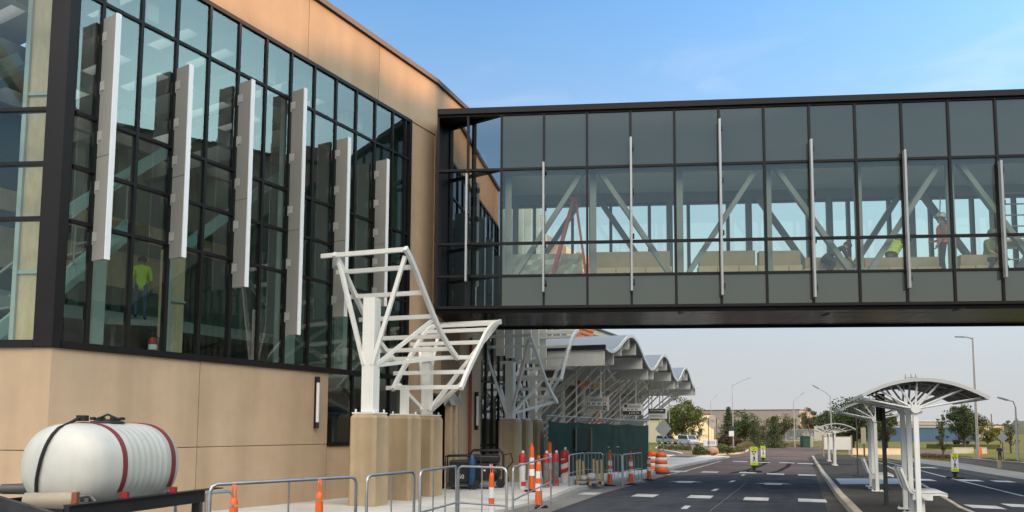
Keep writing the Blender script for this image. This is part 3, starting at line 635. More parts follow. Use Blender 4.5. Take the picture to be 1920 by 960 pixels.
def trellis(name, lab, pi, hi, lo, lat0, lat1, node_z, col_top, stub, over, tab='fall', w=.29):
    c = piers[pi][0]; ps = pier_s[pi]
    T = thing(name, lab, 'canopy frame', (c.x, c.y, ZP), 0, 'unfinished white trellis frames')
    (sh, zh), (sl_, zl) = hi, lo
    P = lambda lat, x: (lambda q: V((q.x, q.y, zl+(zh-zl)*hermite(x, *TAB[tab]))))(PR0+VT*lat+UT*(sh+(sl_-sh)*x))
    for lat in (lat0, lat1):
        b = MB(); b.rail([P(lat, i/28) for i in range(29)], .085, .12, side=VT); b.build('curved_rail', white, T, bevel=.006)
    for i, x in enumerate((0.012, .15, .33, .51, .69, .85, .985)):
        a, d = P(lat0-(over if i == 0 else .2), x), P(lat1-.05, x); b = MB()
        b.bar(a, d, .07, .10); b.build('purlin', white, T, bevel=.005)
    b = MB(); b.ob(c-VT*w/2-UT*w/2+V((0, 0, ZP+.04)), VT*w, UT*w, (0, 0, col_top-ZP-.04)); b.build('column', white, T, bevel=.012)
    b = MB(); b.ob(c-VT*.28-UT*.28+V((0, 0, ZP+.004)), VT*.56, UT*.56, (0, 0, .03))
    for x in (-.22, .22):
        for y in (-.22, .22): b.tube([c+VT*x+UT*y+V((0, 0, ZP+.03)), c+VT*x+UT*y+V((0, 0, ZP+.1))], .022, 6)
    b.build('base_plate', white, T)
    nd = c+V((0, 0, node_z))
    for lat, x, o in ((lat0+.06, .04, -1), (lat1-.06, .04, 1), (lat0+.06, .52, -1), (lat1-.06, .52, 1), (lat0+.06, .93, -1), (lat1-.06, .93, 1)):
        e = P(lat, x)-V((0, 0, .07)); b = MB(); st = nd+VT*o*.1-UT*(.12 if x < .1 else -.02); b.bar(st, e, .085, .085); b.build('branch_strut', white, T, bevel=.006)
    if stub is not None:
        c2 = piers[stub][0]; t2 = thing('stub_post', 'short white stub post standing on the middle pier of the '+('near' if stub < 3 else 'far')+' row', 'post', (c2.x, c2.y, ZP))
        b = MB(); b.ob(c2-VT*.08-UT*.08+V((0, 0, ZP+.035)), VT*.16, UT*.16, (0, 0, .68)); b.build('post', white, t2)
        b = MB(); b.ob(c2-VT*.25-UT*.25+V((0, 0, ZP+.004)), VT*.5, UT*.5, (0, 0, .03))
        for x in (-.2, .2):
            for y in (-.2, .2): b.tube([c2+VT*x+UT*y+V((0, 0, ZP+.03)), c2+VT*x+UT*y+V((0, 0, ZP+.09))], .02, 6)
        b.build('base_plate', white, t2)
la0, la1 = -.9, .87
trellis('trellis_frame', 'tallest white trellis frame, rising nearest the camera and sloping down away', 0, trail(760, 465, la1), trail(858, 672, la1), la0, la1, 3.12, 4.60, 1, .35)
trellis('trellis_frame', 'white trellis frame rising from the third pier up towards the skybridge', 2, trail(938, 603, 1.32), trail(864, 729, 1.32), -.48, 1.32, ZP+.14, 3.82, None, .12, 'rise', .23)
trellis('trellis_frame', 'shaded white trellis frame on the pier beside the generator', 3, trail(993, 627, la1), trail(1045, 755, la1), la0, la1, ZP+.2, 3.95, 4, .12)
trellis('trellis_frame', 'far white trellis frame rising in front of the orange wall bay', 5, trail(1084, 619, 1.25), trail(1052, 713, 1.25), -.5, 1.25, ZP+.14, 3.85, None, .12, 'rise', .23)

# ================================================================== WAVE CANOPY
E0 = V((5.42, 34, 0)); PER = 9.58; A_ = .56; ZCN = 1.78+3.62
def zc(s): return ZCN+A_*math.cos(2*math.pi*s/PER)
def CE(s, dpt, z): q = E0+UR*s-VR*dpt; return V((q.x, q.y, z))
S0, S1, DP = -5.4, 25.2, 7.5
cn = thing('wave_canopy', 'long white steel canopy with rippling wave roof over the drop off kerb', 'canopy', CE(8, 4, 0))
n = 110; ss = [S0+(S1-S0)*i/n for i in range(n+1)]
b = MB(); b.smooth = True
vs = []; 
for s_ in ss: vs += [CE(s_, -.06, zc(s_)+.06), CE(s_, DP, zc(s_)+.06), CE(s_, DP, zc(s_)-.02), CE(s_, -.06, zc(s_)-.02)]
fs = []
for i in range(n):
    for k in range(4): fs.append((i*4+k, i*4+(k+1) % 4, i*4+4+(k+1) % 4, i*4+4+k))
fs += [(0, 1, 2, 3), (n*4, n*4+3, n*4+2, n*4+1)]
b.add(vs, fs); b.smooth = False; b.build('roof_sheet', M('canopy_roof', (.30, .31, .32), .6, .1, 2, metal=.2), cn)
b = MB(); b.rail([CE(s_, -.12, zc(s_)+.0) for s_ in ss], .05, .13, side=VR); b.rail([CE(s_, -.03, zc(s_)-.5) for s_ in ss], .03, .03, side=VR) if False else None
b.build('wave_fascia', white, cn)
undm = M('canopy_steel', (.78, .76, .70), .5, .06, 1)
k = 0; s_ = S0+.05; npu = 19
for k in range(npu+1):
    s_ = S0+.06+(S1-S0-.12)*k/npu
    b = MB(); zt = zc(s_)-.04; h_ = .62 if k in (0, npu) else .56
    b.ob(CE(s_-.035, -.04, zt-h_), UR*.07, -VR*(DP), (0, 0, h_)); b.build('purlin', white if k in (0,) else undm, cn)
b = MB()
for d_ in (1.6, 5.2): b.rail([CE(s_, d_, zc(s_)-.63) for s_ in ss], .10, .12, side=VR)
b.build('wave_girder', undm, cn)
b = MB(); b.ob(CE(S0-.06, -.1, zc(S0)-.02), UR*.1, -VR*DP, (0, 0, .16)); b.build('end_flashing', blackm, cn)
for g in range(7):
    sb = S0+1.2+g*4.3
    c = CE(sb, 4.6, 0); zb = zg(c.x, c.y)+.1
    b = MB(); b.tube([V((c.x, c.y, zb)), V((c.x, c.y, zc(sb)-.7))], .2, 14); b.build('round_column', undm, cn)
    c2 = CE(sb+2.1, 6.6, 0); b = MB(); b.tube([V((c2.x, c2.y, zb)), V((c2.x, c2.y, zc(sb+2.1)-.4))], .17, 12); b.build('round_column', undm, cn)
    b = MB()
    for j in range(4):
        s0_ = sb+j*.95; q_ = CE(s0_, 5.0, 1.2); e = min(S1-.2, s0_+.9); b.tube([q_, CE(e, 1.3, zc(e)-.6)], .05, 8)
    e = sb+.3; b.tube([CE(e, 1.5, 2.2), CE(e, 1.5, zc(e)-.6)], .035, 8)
    b.build('tree_strut', undm, cn)
# hanging airline signs
inkm = M('sign_ink', (.03, .03, .035), .5); signm = M('sign_face', (.50, .50, .48), .5, .04); signw = M('sign_white', (.75, .75, .73), .5)
def hang(px0, px1, py0, py1, Y, lab, fn):
    a, c = aty(px0, py1, Y), aty(px1, py1, Y); top = aty((px0+px1)/2, py0, Y).z; w = (c-a).length; h_ = top-a.z
    s = thing('airline_sign', lab, 'sign', (a+c)/2, 0, 'hanging airline signs')
    X = V((1, -.12, 0)).normalized(); c0_ = (a+c)/2; o = c0_-X*w/2; Nn = V((-.12, -1, 0)).normalized()
    MB().ob(V((o.x, o.y, a.z)), X*w, -Nn*.12, (0, 0, h_)).build('sign_box', signw, s)
    b = MB()
    for x in (.2, .8): q = o+X*w*x-Nn*.06; b.tube([V((q.x, q.y, top)), V((q.x, q.y, top+1.6))], .025, 8)
    b.build('hanger', galv, s)
    def at(u, v): q = o+X*w*u+Nn*.004; return V((q.x, q.y, a.z+h_*v))
    def panel(v0, v1, m, nm='sign_panel', u0=.01, u1=.93, t=.006): MB().ob(at(u0, v0), X*w*(u1-u0), Nn*t, (0, 0, h_*(v1-v0))).build(nm, m, s)
    def word(body, u, v, hh, m, wd): txt(body, at(u, v)+Nn*.009, X, (0, 0, 1), h_*hh, 'lettering', m, s, width=wd*w)
    def dashes(v, hh, m, n=9, u0=.06, u1=.88):
        b = MB()
        for i in range(n):
            if i % 3 == 2: continue
            u = u0+(u1-u0)*i/n; p_ = at(u, v)+Nn*.009; b.prism([p_, p_+X*w*.05, p_+X*w*.075+V((0, 0, h_*hh)), p_+X*w*.03+V((0, 0, h_*hh))], Nn*.003)
        b.build('lettering', m, s)
    fn(s, at, panel, word, dashes, X, Nn, w, h_)
def s1(s, at, panel, word, dashes, X, Nn, w, h_):
    panel(.64, .98, signm); panel(.40, .63, signw); panel(.03, .39, signm)
    word('allegiant', .47, .72, .17, inkm, .5); dashes(.45, .13, inkm, 11); word('UNITED', .35, .12, .19, inkm, .64)
    b = MB(); b.ob(at(.75, .08)+Nn*.008, X*w*.14, Nn*.004, (0, 0, h_*.27)); b.build('emblem', inkm, s)
    b = MB()
    for i in range(3): b.tube([at(.76+.02*i, .30-.07*i)+Nn*.015, at(.82, .27-.06*i)+Nn*.015, at(.885, .15+.0*i)+Nn*.015], .006, 4)
    b.build('emblem_lines', signw, s)
def s2(s, at, panel, word, dashes, X, Nn, w, h_):
    panel(.58, .98, signm, u0=.04); panel(.36, .57, signw, u0=.04); panel(.02, .35, inkm, u0=0); panel(.03, .34, M('deep_maroon', (.10, .015, .03), .5), u0=0, u1=.16, t=.010)
    word('Denver Air', .60, .68, .17, inkm, .55); dashes(.43, .11, inkm, 9, .2, .8); word('DELTA', .62, .11, .13, signw, .40)
    b = MB(); p_ = at(.30, .11)+Nn*.009; b.prism([p_, p_+X*w*.07, p_+X*w*.035+V((0, 0, h_*.16))], Nn*.004); b.build('emblem', signw, s)
    b = MB(); b.tube([at(.15, .80)+Nn*.007, at(.15, .80)+Nn*.013], h_*.14, 16); b.build('emblem', inkm, s)
def s3(s, at, panel, word, dashes, X, Nn, w, h_):
    panel(.62, .98, M('deep_green_sign', (.02, .035, .025), .5)); panel(.52, .61, inkm); panel(.03, .5, signm)
    word('FRONTIER', .46, .72, .15, signw, .7)
    b = MB(); b.ob(at(.1, .25)+Nn*.008, X*w*.5, Nn*.004, (0, 0, h_*.05)); b.prism([at(.66, .2)+Nn*.008, at(.76, .27)+Nn*.008, at(.66, .34)+Nn*.008], Nn*.004); b.build('arrow', inkm, s)
hang(1097, 1142, 744, 770, 33.0, 'hanging sign with UNITED lettering and a dark square emblem', s1)
hang(1168, 1205, 757, 778, 38.5, 'hanging sign with white DELTA lettering on a black strip', s2)
hang(1216, 1250, 766, 785, 44.0, 'hanging sign with FRONTIER lettering on dark green', s3)

# ================================================================== FAR TERMINAL WING
wg = thing('terminal_wing', 'far terminal wing with orange louvred bay and cream upper wall behind the canopy', 'building', (4, 45, -.5))
a4 = rad(26); D4 = V((math.sin(a4), math.cos(a4), 0)); N4 = V((math.cos(a4), -math.sin(a4), 0)); W0 = V((6.2, 48, 0))
def WW(s, z, out=0): q = W0+D4*s+N4*out; return V((q.x, q.y, z))
def sx(px_): q = onp(px_, 620, W0, N4); return (q-W0).dot(D4)
wp = lambda x0, x1, z0, z1, o, th: MB().ob(WW(x0, z0, o-th), D4*(x1-x0), N4*th, (0, 0, z1-z0))
cream = M('cream_panel', (.62, .54, .36), .8, .06, 1); orp = M('orange_louvre', (.60, .20, .05), .6, .08, 2)
e = [sx(v) for v in (985, 1012, 1060, 1080, 1084, 1105, 1110, 1122)]
wp(e[0], e[1], 4.2, 12, 0, 6).build('wall', cream, wg); wp(e[1]+.01, e[2], 4.2, 12, .05, 6).build('wall', M('brown_panel', (.22, .13, .09), .7), wg)
wp(e[2]+.01, e[3], 4.2, 12, 0, 6).build('wall', cream, wg)
b = wp(e[3]+.01, e[5], 4.2, 12, .25, 6)
b.build('louvre_bay', orp, wg)
b = MB()
for k in range(24): b.ob(WW(e[3]+.02, 5+k*.28, .252), D4*(e[5]-e[3]-.03), N4*.05, (0, 0, .15))
b.build('louvre', orp, wg)
WE = sx(1176)
wp(e[5]+.01, WE, 4.2, 7.95, -.2, 6).build('wall', cream, wg)
wp(e[5]+1.4, e[5]+2.8, 6.6, 7.6, -.15, .2).build('window', M('wing_window', (.16, .12, .11), .2), wg)
b = MB(); b.ob(WW(e[5]+.01, 7.95, -.25), D4*(WE-e[5]), N4*.12, (0, 0, .12)); b.build('coping', coping, wg)
for k in range(3): 
    f_ = wp(e[1]+.3+k*(e[2]-e[1])/3, e[1]+.3+k*(e[2]-e[1])/3+.9, 6.3, 8.3, .07, .1).build('window', M('wing_glass', (.07, .09, .08), .1), wg)
    MB().ob(WW(e[1]+.25+k*(e[2]-e[1])/3, 6.25, .06), D4*.05, N4*.05, (0, 0, 2.1)).build('frame', signw, f_)
wp(e[0], sx(1212), -1, 4.19, -.3, 6).build('ground_storey', M('storefront', (.09, .085, .075), .35, .3, .6), wg)
for k in range(3): wp(e[2]+2+k*3.6, e[2]+3.4+k*3.6, -1, 3.1, -.25, .2).build('wall_pier', M('wing_pier', (.42, .33, .22), .8) if k != 1 else orp, wg)

# ================================================================== FENCE
fa, fb = V((1.3, 27.1, 0)), V((6.4, 35.3, 0)); fd = (fb-fa).normalized(); fn = V((fd.y, -fd.x, 0))
fe_ = thing('screened_fence', 'temporary fence covered in dark green windscreen mesh under the canopy', 'fence', G(3.9, 31.2))
fl_ = (fb-fa).length; scr = M('green_windscreen', (.006, .034, .027), .75, .3, .8, .4, bscale=2.5)
b = MB(); nx, nz = 60, 10; vs = []
for i in range(nx+1):
    for j in range(nz+1):
        q = fa+fd*fl_*i/nx; z = zg(q.x, q.y)+.08+(2.2-.08)*j/nz
        o = .05*mn.noise(V((i*.35, j*.3, 0)))+.02*mn.noise(V((i*1.2, j*.9, 4)))
        sag = -.06*abs(math.sin(i/nx*math.pi*4)) if j == nz else 0
        vs.append(V((q.x, q.y, z+sag))+fn*(o+.03))
b.smooth = True; b.add(vs, [(i*(nz+1)+j, (i+1)*(nz+1)+j, (i+1)*(nz+1)+j+1, i*(nz+1)+j+1) for i in range(nx) for j in range(nz)]); b.build('windscreen', scr, fe_, fix=False)
b = MB()
for i in range(5):
    q = fa+fd*fl_*i/4-fn*.04; b.tube([G(q.x, q.y), G(q.x, q.y, 2.42)], .03, 8)
for z in (2.38, 1.2, .15): b.tube([G(fa.x, fa.y, z)-fn*.02, G(fb.x, fb.y, z)-fn*.02], .025, 8)
b.tube([G(fb.x, fb.y, 2.38)-fn*.02, G(fb.x-3, fb.y+2, 2.38)], .025, 8)
b.build('fence_pipe', galv, fe_)
xf = [(onp(v, 815, fa, fn)-fa).dot(fd) for v in (1073, 1102)]; dk_ = M('batten_wood', (.17, .13, .085), .85)
b = MB()
for x in xf: q = fa+fd*x+fn*.12; b.ob(G(q.x, q.y, 1.05), fd*.07, fn*.04, (0, 0, .95))
b.build('timber_batten', dk_, fe_)
b = MB(); q = fa+fd*xf[0]+fn*.10; b.ob(G(q.x, q.y, 1.07)+fd*.08, fd*(xf[1]-xf[0]-.09), fn*.02, (0, 0, .9)); b.build('screen_patch', M('dark_patch', (.004, .018, .016), .7), fe_)
q = fb+fd*.12; b = MB(); b.prism([G(q.x, q.y, .35), G(q.x, q.y, 2.2), G(q.x, q.y, 2.2)-fn*.05-fd*.05, G(q.x, q.y, .35)-fn*.5-fd*.1], fd*.02); b.build('loose_flap', M('pale_flap', (.35, .33, .33), .7), fe_)

# ================================================================== BARRICADES
def barricade(p, q, lab, h=1.07, bars=5, flat=True):
    a, c = V(p), V(q); d = (c-a).normalized(); nn = V((d.y, -d.x, 0)).normalized()
    t = thing('steel_barricade', lab, 'barricade', (a+c)/2, 0, 'grey steel crowd barricades')
    Z = lambda z: V((0, 0, z)); r = .07
    b = MB(); b.tube([a+Z(.02), a+Z(h-r), a+d*r*.3+Z(h-r*.3), a+d*r+Z(h), c-d*r+Z(h), c-d*r*.3+Z(h-r*.3), c+Z(h-r), c+Z(.02)], .019, 10); b.build('outer_frame', galv, t)
    MB().tube([a+Z(.52), c+Z(.52)], .015, 8).build('rail', galv, t); MB().tube([a+Z(.1), c+Z(.1)], .015, 8).build('rail', galv, t)
    for i in range(1, bars):
        e = a.lerp(c, i/bars); MB().tube([e+Z(.1), e+Z(h)], .010, 8).build('upright', galv, t)
    for e in (a, c):
        b = MB(); b.ob(e-nn*.24-d*.03+Z(0), nn*.48, d*.06, (0, 0, .012)); b.build('foot', galv, t)
    return t
def topz(px_, py_, zt):
    q = onz(px_, py_, zt); return V((q.x, q.y, zt-1.07))
zt = 1.20
BL = [((330, 929), (437, 921), .95, 'steel barricade running behind the tank trailer to the nearest orange cone', 2), ((394, 909), (668, 894), 1.20, 'widest steel barricade along the kerb between two orange cone tops', 2), ((688, 892), (777, 884), 1.20, 'steel barricade in front of the nearest pier', 2), ((788, 883), (856, 873.5), 1.20, 'steel barricade in front of the third pier', 3), ((860, 874), (950, 877.5), 1.19, 'steel barricade in front of the generator and the welder cart', 2), ((962, 876), (1033, 857), 1.12, 'steel barricade behind the leaning orange cone with the black base', 3),
      ((1067, 853), (1095, 849), .97, 'steel barricade turned edge on beside the wooden pallet', 4), ((1096, 849), (1130, 849.5), .95, 'steel barricade in front of the wooden pallet', 5), ((1131, 851), (1166, 853), .93, 'steel barricade against the green screen behind the tube markers', 5), ((1168, 852.5), (1203, 849), .91, 'steel barricade at the end of the green screen', 5)]
for a, c, z, lab, nb in BL:
    p, q = topz(*a, z), topz(*c, z); hh = 1.07
    if a[0] == 330: p.z = q.z = .10; hh = .85
    barricade(p, q, lab, hh, bars=nb)

# ================================================================== CONES, DRUMS, WRAPPED POSTS
def looper(loc, lab, h=1.2, base=True, scale=1., bands=2):
    t = thing('tube_marker', lab, 'traffic cone', loc, 0, 'orange tube markers with white bands'); L = V(loc)
    hb = h-.16; r = lambda z: (.088-.030*z/hb)*scale
    zs = [0.0, .36, .52, .64, .80, hb-.08] if bands == 2 else [0, .55, .75, hb-.08]
    for i in range(len(zs)-1):
        z0, z1 = zs[i]*(hb/1.04), zs[i+1]*(hb/1.04)
        g = .003 if i % 2 else 0
        MB().lathe([(r(z0)+g, z0+.03), (r(z1)+g, z1+.03)], L, 18).build('white_band' if i % 2 else 'orange_tube', refl if i % 2 else orange, t)
    MB().lathe([(r(hb-.08)*1.0, hb-.05), (r(hb)*.9, hb-.01), (.02, hb+.01), (.0, hb+.015)], L, 18).build('shoulder', orange, t)
    b = MB(); b.tube([L+V((x*.75*scale, 0, hb+z)) for x, z in ((-.032, 0), (-.036, .08), (-.02, .14), (.02, .14), (.036, .08), (.032, 0))], .011*max(scale, .7), 8); b.build('handle', orange, t)
    if base:
        b = MB(); pts = [(.22*math.cos(a*math.pi/4+.4), .22*math.sin(a*math.pi/4+.4)) for a in range(8)]; b.prism([L+V((x, y, 0)) for x, y in pts], (0, 0, .045)); b.lathe([(.13, .045), (.10, .075)], L, 18); b.build('rubber_base', rubber, t, bevel=.008)
    return t
def gm2(px_, py_, dz=0): q = ong(px_, py_, dz); return q
q = onz(440, 903, 1.27); looper((q.x, q.y, .10), 'orange tube marker nearest the tank trailer, only its top showing', 1.17, scale=.62)
q = onz(600, 895, 1.27); looper((q.x, q.y, .10), 'orange tube marker with loop handle in front of the first pier', 1.17, scale=.62)
q = onz(922, 868, 1.24); looper((q.x, q.y, .04), 'orange tube marker in front of the barricade by the generator', 1.2, scale=.62)
looper(ong(1010, 952, .0), 'orange tube marker on a black base standing on the road edge', 1.20)
looper(ong(997, 922, .13), 'orange tube marker behind the bent barricade, close to the white wrapped post', 1.32)
looper(ong(1144, 911), 'red orange tube marker beside the pallet barricade', 1.21)
looper(ong(1183, 909), 'red orange tube marker at the middle of the green screen', 1.15)
looper(ong(1217, 901), 'faded tube marker at the end of the green screen', 1.12)
looper(ong(1031, 905, .13), 'dark red tube marker standing behind the plastic wrapped posts', 1.35)
looper(ong(824, 915, .13), 'red and white tube marker half hidden behind the third pier', 1.4)
def drum(loc, lab):
    t = thing('traffic_drum', lab, 'traffic drum', loc, 0, 'orange and white traffic drums'); L = V(loc)
    zs = [.06, .28, .43, .58, .73, .90]; rr_ = [.295, .28, .272, .262, .25, .235]
    for i in range(5):
        MB().lathe([(rr_[i], zs[i]), (rr_[i]+.008, zs[i]+.01), ((rr_[i]+rr_[i+1])/2+.006, (zs[i]+zs[i+1])/2), (rr_[i+1]+.004, zs[i+1]-.01), (rr_[i+1]-.006, zs[i+1])], L, 24).build('white_band' if i % 2 else 'orange_body', refl if i % 2 else orange, t)
    MB().lathe([(.23, .90), (.20, .94), (0, .95)], L, 24).build('lid', orange, t)
    b = MB(); b.tube([L+V((-.09, 0, .94)), L+V((-.07, 0, 1.0)), L+V((.07, 0, 1.0)), L+V((.09, 0, .94))], .018, 8); b.build('handle', orange, t)
    MB().lathe([(.36, 0), (.36, .05), (.30, .06)], L, 24).build('rubber_base', rubber, t)
drum(ong(1240, 888), 'orange and white striped traffic drum standing in front of its twin'); drum(ong(1223, 885), 'orange and white striped traffic drum half hidden behind another')
wrapm = M('clear_wrap', (.62, .62, .60), .25, .2, 6, .5, bscale=9); wrapd = M('grey_wrap', (.16, .17, .17), .3, .4, 5, .5, bscale=9); tape = M('red_tape', (.50, .025, .025), .4, .3, 8)
def wpost(px_, py_, top, lab, body, spiral=False, r=.095):
    L = ong(px_, py_, .13); h_ = (aty(px_, top, L.y).z-L.z)
    t = thing('wrapped_bollard', lab, 'bollard', L, 0, 'plastic wrapped bollards')
    MB().lathe([(r, 0), (r*1.1, .1), (r*.95, h_*.3), (r*1.06, h_*.55), (r, h_*.78)], L, 18).build('wrapped_body', body, t)
    MB().lathe([(r*1.04, h_*.74), (r*1.08, h_*.8), (r, h_*.95), (r*.75, h_), (0, h_+.01)], L, 18).build('red_cap_tape', tape, t)
    if spiral:
        b = MB()
        for z0 in (.12, .42):
            vs = []
            for i in range(31):
                a = 2*math.pi*i/30*1.2; z = z0+.35*i/30
                for dz in (0, .13): vs.append(L+V(((r*1.12)*math.cos(a), (r*1.12)*math.sin(a), z+dz)))
            b.add(vs, [(2*i, 2*i+2, 2*i+3, 2*i+1) for i in range(30)])
        b.build('red_spiral_tape', tape, t, fix=False)
    else:
        b = MB(); b.ob(L+V((-.03, -r*1.12, .08)), (.13, 0, 0), (0, .02, 0), (0, 0, .12)); b.build('tape_tag', tape, t)
    b = MB(); b.sphere(L+V((.02, 0, h_+.04)), (.05, .05, .06), 8); b.build('wrap_knot', wrapm, t)
wpost(979, 916, 851, 'bollard wrapped in white plastic with a red taped top, beside the far piers', wrapm)
wpost(1024, 914, 851, 'bollard wrapped in grey plastic behind the bent barricade', wrapd)
wpost(1042, 911, 850, 'bollard wrapped in grey plastic with a white knot, between its neighbours', wrapd)
wpost(1059, 905, 844, 'bollard wrapped in red and white spiral tape', wrapm, True, .13)
# pallet of timber behind the barricade
L = ong(1106, 909, .13); pt = thing('timber_pallet', 'wooden pallet with upright boards stored behind the barricades', 'pallet', L)
b = MB()
for i in range(5): b.ob(L+V((-.45, -.3+i*.16, .11)), (.9, .3, 0), (0, .11, 0), (0, 0, .02))
for i in range(3): b.ob(L+V((-.45+i*.4, -.3+i*.13, 0)), (.09, .03, 0), (0, .75, 0), (0, 0, .11))
b.build('deck', M('pallet_wood', (.30, .21, .13), .85, .25, 4), pt)
b = MB()
for x, h_ in ((-.42, .62), (-.33, .66), (-.22, .6), (.12, .66), (.24, .62), (.38, .64)): b.ob(L+V((x, .25+x*.3, .13)), (.07, .02, 0), (0, .04, 0), (0, .02, h_))
b.build('upright_board', M('board_wood', (.36, .26, .15), .8, .2, 5), pt)
b = MB(); b.sphere(L+V((.05, .1, .24)), (.16, .14, .13), 12); b.sphere(L+V((-.2, .0, .2)), (.12, .12, .09), 10); b.build('plastic_bag', M('bag_grey', (.35, .35, .34), .4), pt)
# welder cart + generator
L = ong(862, 916, .13); wc = thing('welder_cart', 'black welding machine on a wheeled cart with the number 50 on it', 'welder', L)
b = MB(); b.ob(L+V((-.28, -.3, .18)), (.75, 0, 0), (0, .9, 0), (0, 0, .62)); b.ob(L+V((-.30, -.32, .12)), (.79, 0, 0), (0, .94, 0), (0, 0, .05)); b.build('machine_case', M('black_case', (.012, .014, .018), .35, .3, 5), wc, bevel=.03)
b = MB(); b.tube([L+V((-.4, -.2, .6)), L+V((-.4, -.2, .92)), L+V((.6, -.2, .95)), L+V((.6, -.2, .2))], .025, 8); b.tube([L+V((-.4, .5, .6)), L+V((-.4, .5, .92)), L+V((.6, .5, .95)), L+V((.6, .5, .2))], .025, 8); b.build('roll_cage', blackm, wc)
b = MB(); b.lathe([(.05, 0), (.1, .03), (.1, .72), (.05, .82), (.03, .88)], L+V((.36, -.38, .12)), 12); b.build('gas_cylinder', M('blue_cylinder', (.02, .07, .16), .35, .3, 6), wc)
for y in (-.42, .5):
    for x in (.42, -.22): MB().tube([L+V((x, y, .15)), L+V((x, y+.09, .15))], .15 if x > 0 else .1, 16).build('wheel', rubber, wc)
txt('50', L+V((.06, -.308, .3)), (1, 0, 0), (0, 0, 1), .12, 'lettering', refl, wc)
L = ong(912, 913, .13); ge = thing('generator', 'black open frame generator beside the far piers', 'generator', L)
b = MB()
for y in (-.3, .35): b.tube([L+V((-.5, y, .05)), L+V((-.5, y, .95)), L+V((-.4, y, 1.08)), L+V((.4, y, 1.08)), L+V((.5, y, .95)), L+V((.5, y, .05))], .03, 8)
for z in (.06, 1.07):
    for x in (-.4, .4): b.tube([L+V((x, -.3, z)), L+V((x, .35, z))], .025, 8)
b.build('tube_frame', blackm, ge)
b = MB(); b.ob(L+V((-.42, -.24, .2)), (.5, 0, 0), (0, .5, 0), (0, 0, .5)); b.sphere(L+V((.22, 0, .42)), (.22, .26, .26), 12); b.build('engine', M('engine_black', (.02, .02, .02), .4, .5, 9), ge, bevel=.02)
b = MB(); b.ob(L+V((-.4, -.28, .72)), (.8, 0, 0), (0, .58, 0), (0, 0, .22)); b.build('fuel_tank', blackm, ge, bevel=.05)
b = MB()
for i, (x, z) in enumerate(((-.3, .6), (-.2, .62), (-.05, .5), (.12, .64), (.3, .6), (-.3, .45))): b.box(L+V((x, -.255, z)), (.06, .02, .05))
b.build('outlet', refl, ge)
b = MB(); b.tube([L+V((.5, -.3, .95)), L+V((.72, -.25, 1.0)), L+V((.78, -.2, .75)), L+V((.6, -.2, .55)), L+V((.66, -.35, .2)), L+V((.3, -.5, .03)), L+V((-.3, -.7, .02)), L+V((.1, -.9, .02))], .018, 6); b.build('power_cable', rubber, ge)
for x in (-.4, .42): MB().tube([L+V((x, -.42, .13)), L+V((x, -.33, .13))], .13, 14).build('wheel', rubber, ge)

# ================================================================== TANK TRAILER
ta = rad(74); TA = V((math.cos(ta), math.sin(ta), 0)); TS = V((TA.y, -TA.x, 0)); TC0 = V((-4.36, 8.05, 1.36))
tt = thing('tank_trailer', 'black trailer frame with pump gear under the white water tank', 'trailer', (TC0.x, TC0.y, .1))
tk = thing('water_tank', 'dirty white plastic water tank strapped with dark red bands', 'tank', TC0)
RW_, RH_ = .53, .445; LH = .48
def tring(x, k, n=48):
    out = []
    for i in range(n):
        a = 2*math.pi*i/n; ca, sa = math.cos(a), math.sin(a); e = .86
        out.append(TC0+TA*x+TS*RW_*k*math.copysign(abs(ca)**e, ca)+V((0, 0, RH_*k*math.copysign(abs(sa)**e, sa))))
    return out
prof = [(-LH-.24, .0), (-LH-.235, .25), (-LH-.21, .50), (-LH-.17, .70), (-LH-.115, .85), (-LH-.055, .945), (-LH, .985), (-LH+.08, 1.0)]
for i in range(7):
    x = -.17+i*.082; prof += [(x-.018, 1.0), (x-.008, 1.0055), (x+.008, 1.0055), (x+.018, 1.0)]
prof += [(LH-.08, 1.0), (LH, .985), (LH+.055, .945), (LH+.115, .85), (LH+.17, .70), (LH+.21, .5), (LH+.235, .25), (LH+.24, 0)]
n = 48; b = MB(); vs = []; fs = []
for x, k in prof: vs += tring(x, max(k, .002))
for i in range(len(prof)-1):
    for k in range(n): fs.append((i*n+k, i*n+(k+1) % n, (i+1)*n+(k+1) % n, (i+1)*n+k))
b.smooth = True; b.add(vs, fs); b.build('tank_shell', M('poly_tank', (.64, .625, .56), .42, .10, 2.5, .06, stain=.22, bscale=12), tk)
strapm = M('maroon_strap', (.20, .035, .035), .5, .25, 8)
for x in (-.27, .42):
    vs = []; b = MB(); r0 = tring(x-.028, 1.012); r1 = tring(x+.028, 1.012); idx = range(-4, 29)
    for i in idx: vs += [r0[i % n], r1[i % n]]
    m_ = len(list(idx)); b.add(vs, [(2*i, 2*i+2, 2*i+3, 2*i+1) for i in range(m_-1)]); o = b.build('strap', strapm, tk, fix=False)
    sm = o.modifiers.new('Solid', 'SOLIDIFY'); sm.thickness = .008; sm.offset = 0
    MB().box(TC0+TA*x+TS*(RW_+.012)+V((0, 0, -.30)), (.07, .05, .10)).build('strap_buckle', redm, tk)
b = MB(); c = TC0+TA*.02+V((0, 0, RH_-.005)); b.lathe([(.16, 0), (.17, .015), (.16, .025), (.13, .03), (.12, .045), (0, .05)], c, 24); b.build('filler_lid', M('lid_black', (.03, .03, .032), .4), tk)
b = MB()
for a in range(8): b.box(c+V((.15*math.cos(a*.785), .15*math.sin(a*.785), .055)), (.035, .035, .03))
b.tube([c+TS*-.14+V((0, 0, .05)), c+V((0, 0, .1)), c+TS*.14+V((0, 0, .05))], .012, 6); b.build('lid_grip', blackm, tk)
